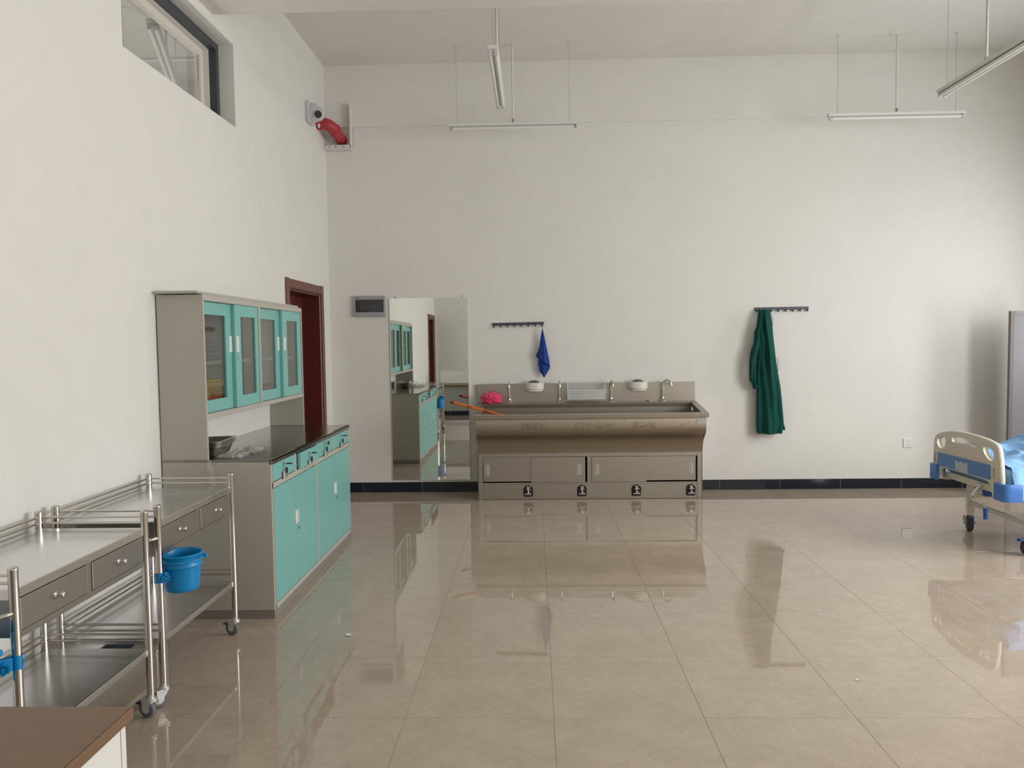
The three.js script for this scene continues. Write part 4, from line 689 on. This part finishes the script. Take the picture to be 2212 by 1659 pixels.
// fire pipe, its wall box and the security camera in the corner
{
  const p = thing('fire_pipe', 'red painted fire pipe with white plaster splashes in the corner', 'pipe', [-1.95, 3.6, -7.5]);
  const c = [at(668, 282, 'x', XL - 0.05), at(690, 268, 'z', -7.42), at(705, 272, 'z', -7.46), at(722, 288, 'z', -7.56), at(736, 304, 'z', ZB - 0.05)];
  const P0 = V(XL - 0.06, 3.625, -7.46), P1 = V(XL + 0.04, 3.625, -7.46), P2 = V(XL + 0.105, 3.61, -7.48), P3 = V(XL + 0.145, 3.58, -7.55), P4 = V(XL + 0.165, 3.53, ZB - 0.03);
  part('pipe', tube([P0, P1, P2, P3, P4], 0.056, 48, 28), M.red, p);
  part('pipe_collar', [rod(V(XL - 0.005, 3.63, -7.46), V(XL + 0.03, 3.63, -7.46), 0.067, 28), rod(P3.clone().add(V(-0.002, 0.008, 0.02)), P3.clone().add(V(0.003, -0.012, -0.03)), 0.061, 28)], M.red, p);
  part('plaster_splash', [new THREE.SphereGeometry(0.02, 10, 8).scale(1.3, 0.6, 0.6).translate(XL + 0.10, 3.578, -7.455), new THREE.SphereGeometry(0.016, 10, 8).scale(0.7, 1.5, 1).translate(XL + 0.03, 3.59, -7.41), new THREE.SphereGeometry(0.014, 10, 8).scale(1.6, 0.5, 1).translate(XL + 0.135, 3.565, -7.475)], M.whitePaint, p);
  const b = thing('pipe_box', 'chipped white open box frame around the red pipe', 'box', [-1.91, 3.45, ZB]), z1 = ZB + 0.075;
  part('side_plate', [bx(-1.79, -1.778, 3.44, 3.875, ZB + 0.0145, z1, 0.001), bx(-1.822, -1.79, 3.47, 3.875, ZB + 0.0145, ZB + 0.02, 0.001)], M.whitePaint, b);
  part('bottom_plate', [bx(XL + 0.001, -1.778, 3.428, 3.44, ZB + 0.001, z1, 0.001), bx(XL + 0.001, -1.782, 3.44, 3.474, z1 - 0.006, z1, 0.001)], M.whitePaint, b);
  for (const y of [3.50, 3.6, 3.79, 3.855]) part('screw', rod(V(-1.808, y, ZB + 0.019), V(-1.808, y, ZB + 0.025), 0.006, 10), M.tubeSteel, b);
  for (const x of [-1.99, -1.93, -1.85]) part('screw', rod(V(x, 3.455, z1 - 0.001), V(x, 3.455, z1 + 0.004), 0.006, 10), M.greyRubber, b);
  const cz = -7.16, cy = 3.635, cs = 1.3, k = thing('security_camera', 'white turret security camera on the wall above the red pipe', 'camera', [XL, cy, cz]);
  part('mount', [bx(XL, XL + 0.03, cy - 0.075, cy + 0.07, cz - 0.07, cz + 0.07, 0.008)], M.camWhite ??= phy({ color: rgb(0.6, 0.6, 0.62), roughness: 0.4 }), k); k.scale.setScalar(cs);
  part('turret_ring', lathe([[0.062, 0], [0.066, 0.006], [0.064, 0.03], [0.056, 0.045], [0.04, 0.05]], 36).rotateZ(-Math.PI / 2).translate(XL + 0.028, cy, cz), M.camWhite, k);
  const eye = part('eyeball', new THREE.SphereGeometry(0.05, 32, 24).translate(XL + 0.07, cy - 0.012, cz + 0.01), M.camWhite, k);
  const f = V(0.33, -0.28, 0.9).normalize(), o = V(XL + 0.07, cy - 0.012, cz + 0.01);
  part('lens', [rod(o.clone().addScaledVector(f, 0.03), o.clone().addScaledVector(f, 0.0535), 0.026, 28)], M.lens, eye);
  part('lens_ring', new THREE.TorusGeometry(0.0275, 0.003, 10, 32).applyQuaternion(new THREE.Quaternion().setFromUnitVectors(V(0, 0, 1), f)).translate(o.x + f.x * 0.051, o.y + f.y * 0.051, o.z + f.z * 0.051), M.camWhite, eye);
}

// ---------------------------------------------------------------- hanging fluorescent fittings, switched off
function fitting(cx, y, cz, turn, twin, len, label, ceilingY = YC) {
  const f = thing('fluorescent_light', label, 'light', [cx, y, cz], 'hanging fluorescent fittings'), H = len / 2, hw = twin ? 0.036 : 0.022, up = ceilingY - y;
  f.rotation.y = turn;
  const add = (n, g, m, par = f) => { const o = new THREE.Mesh(merge([].concat(g)), m); o.name = n; o.castShadow = o.receiveShadow = true; par.add(o); return o; };
  add('housing', [bx(-H, H, -0.026, 0, -hw, hw, 0.003), ...(twin ? [bx(-H + 0.02, H - 0.02, -0.04, -0.026, -0.01, 0.01)] : [])], M.whitePaint);
  for (const z of twin ? [-0.02, 0.02] : [0]) {
    const t = add('tube_lamp', rod(V(-H + 0.04, -0.045, z), V(H - 0.04, -0.045, z), 0.013, 18), M.white);
    add('end_cap', [rod(V(-H + 0.02, -0.045, z), V(-H + 0.042, -0.045, z), 0.0135, 16), rod(V(H - 0.042, -0.045, z), V(H - 0.02, -0.045, z), 0.0135, 16)], M.tubeSteel, t);
    for (const s of [-1, 1]) add('socket', [bx(s * (H - 0.026), s * (H - 0.012), -0.064, -0.024, z - 0.0145, z + 0.0145, 0.004), rod(V(s * (H - 0.012), -0.044, z), V(s * (H - 0.008), -0.044, z), 0.007, 12)], M.sock ??= phy({ color: rgb(0.6, 0.6, 0.6), roughness: 0.4 }));
  }
  for (const x of [-0.43 * len, 0.43 * len]) {                       // chains with twisted links
    const n = Math.round(up / 0.016), L = [];
    for (let i = 0; i < n; i++) L.push(new THREE.TorusGeometry(0.0036, 0.0011, 5, 8).scale(1, 2.2, 1).rotateY(i % 2 ? Math.PI / 2 : 0).translate(x, (i + 0.5) * up / n, 0));
    add('chain', L, M.chainMat ??= std({ color: rgb(0.5, 0.48, 0.46), roughness: 0.5, metalness: 0.4 }));
    add('ceiling_hook', bx(x - 0.015, x + 0.015, up - 0.006, up, -0.008, 0.008), M.sock);
  }
  const r = add('stem', rod(V(0, 0, 0), V(0, up, 0), 0.009, 14), M.stemMat ??= phy({ color: rgb(0.7, 0.68, 0.65), roughness: 0.4 }));
  add('stem_nut', rod(V(0, 0, 0), V(0, 0.035, 0), 0.0125, 14), M.tubeSteel, r);
  add('ceiling_plate', bx(-0.06, 0.06, up - 0.008, up, -0.012, 0.012), M.stemMat, r);
  return f;
}
fitting(-0.168, 3.545, -7.29, 0, false, 1.215, 'single-tube fluorescent light hanging above the sink, along the wall');
fitting(3.34, 3.56, -7.275, 0, false, 1.24, 'single-tube fluorescent light hanging by the wall over the bed');
fitting(-0.245, 3.452, -5.75, Math.PI / 2, true, 1.2, 'twin-tube fluorescent light hanging crosswise to the wall, before the sink');
fitting(3.20, 3.425, -5.62, Math.PI / 2, true, 1.2, 'twin-tube fluorescent light hanging above the hospital bed');
{
  const a = at(328, 40, 'y', 3.6), b = at(385, 205, 'y', 3.6), m = a.clone().add(b).multiplyScalar(0.5);
  fitting(m.x, 3.6, m.z, Math.atan2(-(b.z - a.z), b.x - a.x), true, a.distanceTo(b), 'twin-tube fluorescent light seen in the corridor through the high window');
  const p = thing('conduit_pipe', 'thin white pipe crossing the corridor behind the high window', 'pipe', [-3.4, 3.85, -6.3]), q = at(370, 128, 'z', -6.3);
  part('pipe', rod(V(-4.6, q.y, -6.3), V(XL - WT, q.y, -6.3), 0.016, 14), M.whitePaint, p); part('bracket', bx(-3.32, -3.3, q.y - 0.02, YC, -6.31, -6.29), M.whitePaint, p);
}

// ---------------------------------------------------------------- hospital bed
{
  const bed = thing('hospital_bed', 'hospital bed with cream plastic footboard, blue inset and blue corner bumpers', 'bed', [4.1, 0, -5.58]);
  const X = 3.1, k = 0.19288, q = (x, y) => { const p = at(1990 + x * k, 900 + y * k, 'x', X); return [p.z, p.y]; }, Q = (l) => l.map(([x, y]) => new THREE.Vector2(...q(x, y)));
  const sh = new THREE.Shape(Q([[143, 690], [140, 600], [127, 500], [131, 350]]));
  sh.splineThru(Q([[142, 245], [160, 203], [200, 177], [300, 160], [420, 166], [560, 195], [700, 240], [800, 287], [850, 335], [872, 420], [884, 550], [888, 640]]));
  const tail = Q([[892, 720], [880, 900], [800, 905], [785, 890], [772, 800], [745, 740], [700, 706], [520, 650], [270, 580], [225, 578], [205, 592], [198, 640], [205, 695]]);
  for (const p of tail) sh.lineTo(p.x, p.y);
  const hole = (l) => { const p = new THREE.Path(); const pts = Q(l); const c = new THREE.SplineCurve([...pts, pts[0]]).getPoints(48); p.setFromPoints(c); sh.holes.push(p); };
  hole([[172, 228], [215, 212], [268, 220], [280, 285], [264, 348], [232, 374], [188, 345], [168, 285]]);
  hole([[335, 216], [400, 212], [500, 236], [620, 288], [622, 345], [605, 364], [500, 329], [370, 305], [334, 275]]);
  hole([[690, 312], [765, 330], [812, 386], [822, 450], [808, 514], [755, 500], [698, 425], [682, 360]]);
  const fb = toZY(extr(sh, 0.012, 0.011, 3, 24));
  const foot = part('footboard', toCreasedNormals(fb, 0.7).translate(X + 0.012, 0, 0), M.bedCream, bed);
  const inset = (l, x0, d, m, n, par, r) => part(n, toZY(extr(new THREE.Shape(Q(l)), d, 0.001)).translate(x0, 0, 0), m, par);
  inset([[190, 402], [194, 399], [765, 541], [775, 552], [777, 700], [768, 706], [195, 540], [187, 530]], X - 0.004, 0.006, M.bedBlue, 'inset_panel', foot);
  inset([[390, 487], [412, 490], [428, 516], [450, 499], [468, 501], [486, 531], [508, 514], [530, 521], [530, 636], [395, 592]], X - 0.009, 0.005, M.cardClear ??= phy({ color: rgb(0.42, 0.48, 0.56), roughness: 0.25 }), 'card_holder', foot);
  for (const l of [[[148, 404], [160, 400], [157, 495], [147, 498]], [[806, 578], [818, 576], [824, 692], [814, 694]]]) inset(l, X - 0.003, 0.004, M.slotMat ??= std({ color: rgb(0.40, 0.36, 0.30), roughness: 0.6 }), 'slot', foot);
  // corner bumpers wrap round the ends of the board
  const bump = (zc, s) => { const p = new THREE.Shape(); p.moveTo(0, 0); p.lineTo(0.075 * s, 0); p.quadraticCurveTo(0.12 * s, 0, 0.12 * s, 0.05); p.lineTo(0.12 * s, 0.12); p.lineTo(0.085 * s, 0.12); p.lineTo(0.085 * s, 0.03); p.lineTo(0, 0.03); return part('bumper', toCreasedNormals(extr(p, 0.108, 0.004).rotateX(-Math.PI / 2).applyMatrix4(new THREE.Matrix4().set(0, 0, -1, 0, 0, 1, 0, 0, 1, 0, 0, 0, 0, 0, 0, 1)), 0.5).translate(X - 0.024, 0.414, zc), M.bumperBlue, bed); };
  bump(-5.222, 1); bump(-5.968, -1);
  // frame, legs and casters
  const C = M.bedCream, ZN = -5.30, ZF = -6.0;
  part('side_rail', bx(3.17, 5.12, 0.40, 0.46, ZN + 0.02, ZN + 0.05, 0.006), C, bed); part('side_rail', bx(3.17, 5.12, 0.40, 0.46, ZF - 0.05, ZF - 0.02, 0.006), C, bed);
  part('end_beam', bx(3.17, 3.22, 0.42, 0.465, ZF - 0.02, ZN + 0.02, 0.006), C, bed); part('end_beam', bx(5.07, 5.12, 0.42, 0.465, ZF - 0.02, ZN + 0.02, 0.006), C, bed);
  for (const x of [3.36, 4.92]) {
    part('cross_bar', bx(x - 0.016, x + 0.016, 0.205, 0.235, ZF + 0.02, ZN - 0.02, 0.004), C, bed);
    for (const z of [ZF, ZN]) {
      part('leg', bx(x - 0.024, x + 0.024, 0.15, 0.44, z - 0.018, z + 0.018, 0.004), C, bed);
      const turn = z === ZF ? 1.25 : 0.25, TR = (g) => g.rotateY(turn).translate(x, 0, z);   // swivelled: axis across or along the bed
      const c = part('caster', [rod(V(x, 0.125, z), V(x, 0.155, z), 0.022, 18), ...[-0.034, 0.024].map((o) => TR(extr((() => { const s = new THREE.Shape(); s.absellipse(0.012, 0.072, 0.052, 0.06, 0, 7); return s; })(), 0.008, 0.003).translate(0, 0, o)))], C, bed);
      part('wheel', TR(lathe([[0, -0.02], [0.052, -0.02], [0.06, -0.016], [0.0625, -0.008], [0.0625, 0.008], [0.06, 0.016], [0.052, 0.02], [0, 0.02]], 36).rotateX(Math.PI / 2).translate(0.012, 0.0625, 0)), M.rubber, c);
      part('hub_disc', TR(rod(V(0.012, 0.068, -0.042), V(0.012, 0.068, 0.036), 0.012, 16)), M.cardClear, c);
      part('brake_pedal', TR(bx(-0.08, -0.03, 0.108, 0.125, -0.014, 0.014, 0.005)), M.navy, c);
    }
  }
  // crank under the footboard
  const cz = -5.53, A = V(3.18, 0.465, cz), B = V(3.10, 0.372, cz + 0.005), up = 0.065;
  const cr = part('crank', [rod(A, B, 0.012, 16), rod(V(3.16, 0.448, cz - 0.03), V(3.16, 0.448, cz + 0.03), 0.01, 14), tube([B, V(3.09, 0.30 + up, cz + 0.015), V(3.09, 0.286 + up, cz + 0.05), V(3.09, 0.285 + up, cz + 0.14), V(3.09, 0.275 + up, cz + 0.185), V(3.09, 0.24 + up, cz + 0.2)], 0.0065, 40, 12, 0.4)], M.chrome, bed);
  part('crank_grip', rod(V(3.09, 0.262 + up, cz + 0.196), V(3.086, 0.185 + up, cz + 0.208), 0.0145, 18), M.crankBlue ??= phy({ color: rgb(0.01, 0.07, 0.32), roughness: 0.35 }), cr);
  part('crank_box', [bx(3.18, 3.30, 0.37, 0.44, -5.62, -5.49, 0.012)], M.crankBlue, bed); part('crank_bracket', bx(3.165, 3.2, 0.38, 0.45, -5.58, -5.53, 0.005), C, bed);
  part('mattress', bx(3.19, 5.1, 0.465, 0.60, ZF - 0.06, ZN + 0.06, 0.03), M.bedMatt ??= std({ color: rgb(0.22, 0.44, 0.70), roughness: 0.8 }), bed);
  part('headboard', [bx(5.125, 5.18, 0.40, 0.95, ZF - 0.06, ZN + 0.06, 0.02)], C, bed);
  part('undersheet', (() => { const g = new THREE.SphereGeometry(1, 24, 16).scale(0.12, 0.06, 0.12); return g.translate(3.3, 0.42, -5.36); })(), M.bedMatt, bed);
  // rumpled blue cover, falling over the near side
  const nu = 150, nv = 120, P = [], U = [], I = [];
  for (let i = 0; i <= nu; i++) for (let j = 0; j <= nv; j++) {
    const u = i / nu, v = j / nv, x0 = 3.185 + u * 1.85; let z, y, x = x0;
    const hump = 0.15 * Math.exp(-Math.pow((x0 - 3.85) / 0.34, 2)) + 0.06 * Math.exp(-Math.pow((x0 - 4.6) / 0.3, 2)), wr = 0.06 * Math.abs(N3(x0 * 3.1 + v * 2.5, v * 2.2, 2.2)) + 0.035 * (0.5 - Math.abs(N3(x0 * 5 - v * 5, v * 3.6, 5.1))) + 0.03 * Math.pow(1 - Math.min(1, 3.2 * Math.abs(N3(x0 * 4.4 + v * 3, v * 5 - x0 * 2, 8.3))), 2) + 0.004 * N3(x0 * 18, v * 16, 1);
    if (v < 0.68) { const t = v / 0.68; z = ZF - 0.07 + t * (ZN - ZF + 0.14); const e = Math.min(1, Math.min(t, 1 - t) * 7); y = 0.612 + (hump * Math.pow(Math.sin(Math.PI * (0.1 + t * 0.8)), 0.6) + wr) * (0.35 + 0.65 * e); }
    else { const t = (v - 0.68) / 0.32, len = 0.20 + 0.07 * N3(x0 * 3, 1.5, 7) + 0.06 * u; y = 0.622 - t * len + wr * 0.2; z = ZN + 0.07 + 0.03 * Math.sin(t * 1.6) + (0.012 + 0.022 * t) * (1 + Math.sin(x0 * 26 + 3 * N3(x0 * 3, t, 4))) * 0.8; x += 0.02 * N3(x0 * 6, t * 3, 9); }
    P.push(x, y, z); U.push(x, z - y);
  }
  for (let i = 0; i < nu; i++) for (let j = 0; j < nv; j++) { const a = i * (nv + 1) + j, b = a + 1, c = a + nv + 1, d = c + 1; I.push(a, b, c, b, d, c); }
  const g = new THREE.BufferGeometry(); g.setAttribute('position', new THREE.Float32BufferAttribute(P, 3)); g.setAttribute('uv', new THREE.Float32BufferAttribute(U, 2)); g.setIndex(I); g.computeVertexNormals();
  M.sheet.side = THREE.DoubleSide;
  single('bed_cover', g, M.sheet, 'rumpled light blue cover spread over the hospital bed', 'blanket');
}
// grey panel screen behind the bed
{
  const s = thing('partition_screen', 'tall narrow grey panel screen with brown-grey post behind the bed', 'screen', [4.65, 0, -7.3]);
  const x0 = 4.418, x1 = 4.88, h = 1.734;
  part('post', bx(x0, x0 + 0.036, 0.0, h, -7.325, -7.29, 0.003), M.greyPost, s); part('post', bx(x1 - 0.036, x1, 0, h, -7.325, -7.29, 0.003), M.greyPost, s);
  part('top_rail', bx(x0 + 0.036, x1 - 0.036, h - 0.036, h, -7.322, -7.292, 0.003), M.greyScreen, s);
  part('panel', bx(x0 + 0.036, x1 - 0.036, 1.461, h - 0.038, -7.318, -7.298, 0.002), M.greyScreen, s); part('panel', bx(x0 + 0.036, x1 - 0.036, 0.16, 1.457, -7.316, -7.294, 0.002), M.greyScreen, s);
  part('foot', [bx(x0, x0 + 0.036, 0, 0.03, -7.47, -7.14, 0.004), bx(x1 - 0.036, x1, 0, 0.03, -7.47, -7.14, 0.004)], M.greyPost, s);
}
// scraps on the floor
{
  const scrap = (px, py, w, d, label) => { const p = at(px, py, 'y', 0), g = crumple(p.x, 0.0005, p.z, w, d, 0.012, px, 8); single('paper_scrap', g, M.scrap ??= std({ color: rgb(0.7, 0.7, 0.66), roughness: 0.8, side: THREE.DoubleSide }), label, 'paper'); };
  scrap(752, 1373, 0.03, 0.022, 'tiny white paper scrap on the floor before the cupboard');
  scrap(1854, 1470, 0.022, 0.008, 'tiny white sliver on the open floor by the bed');
}

renderer.render(scene, camera);
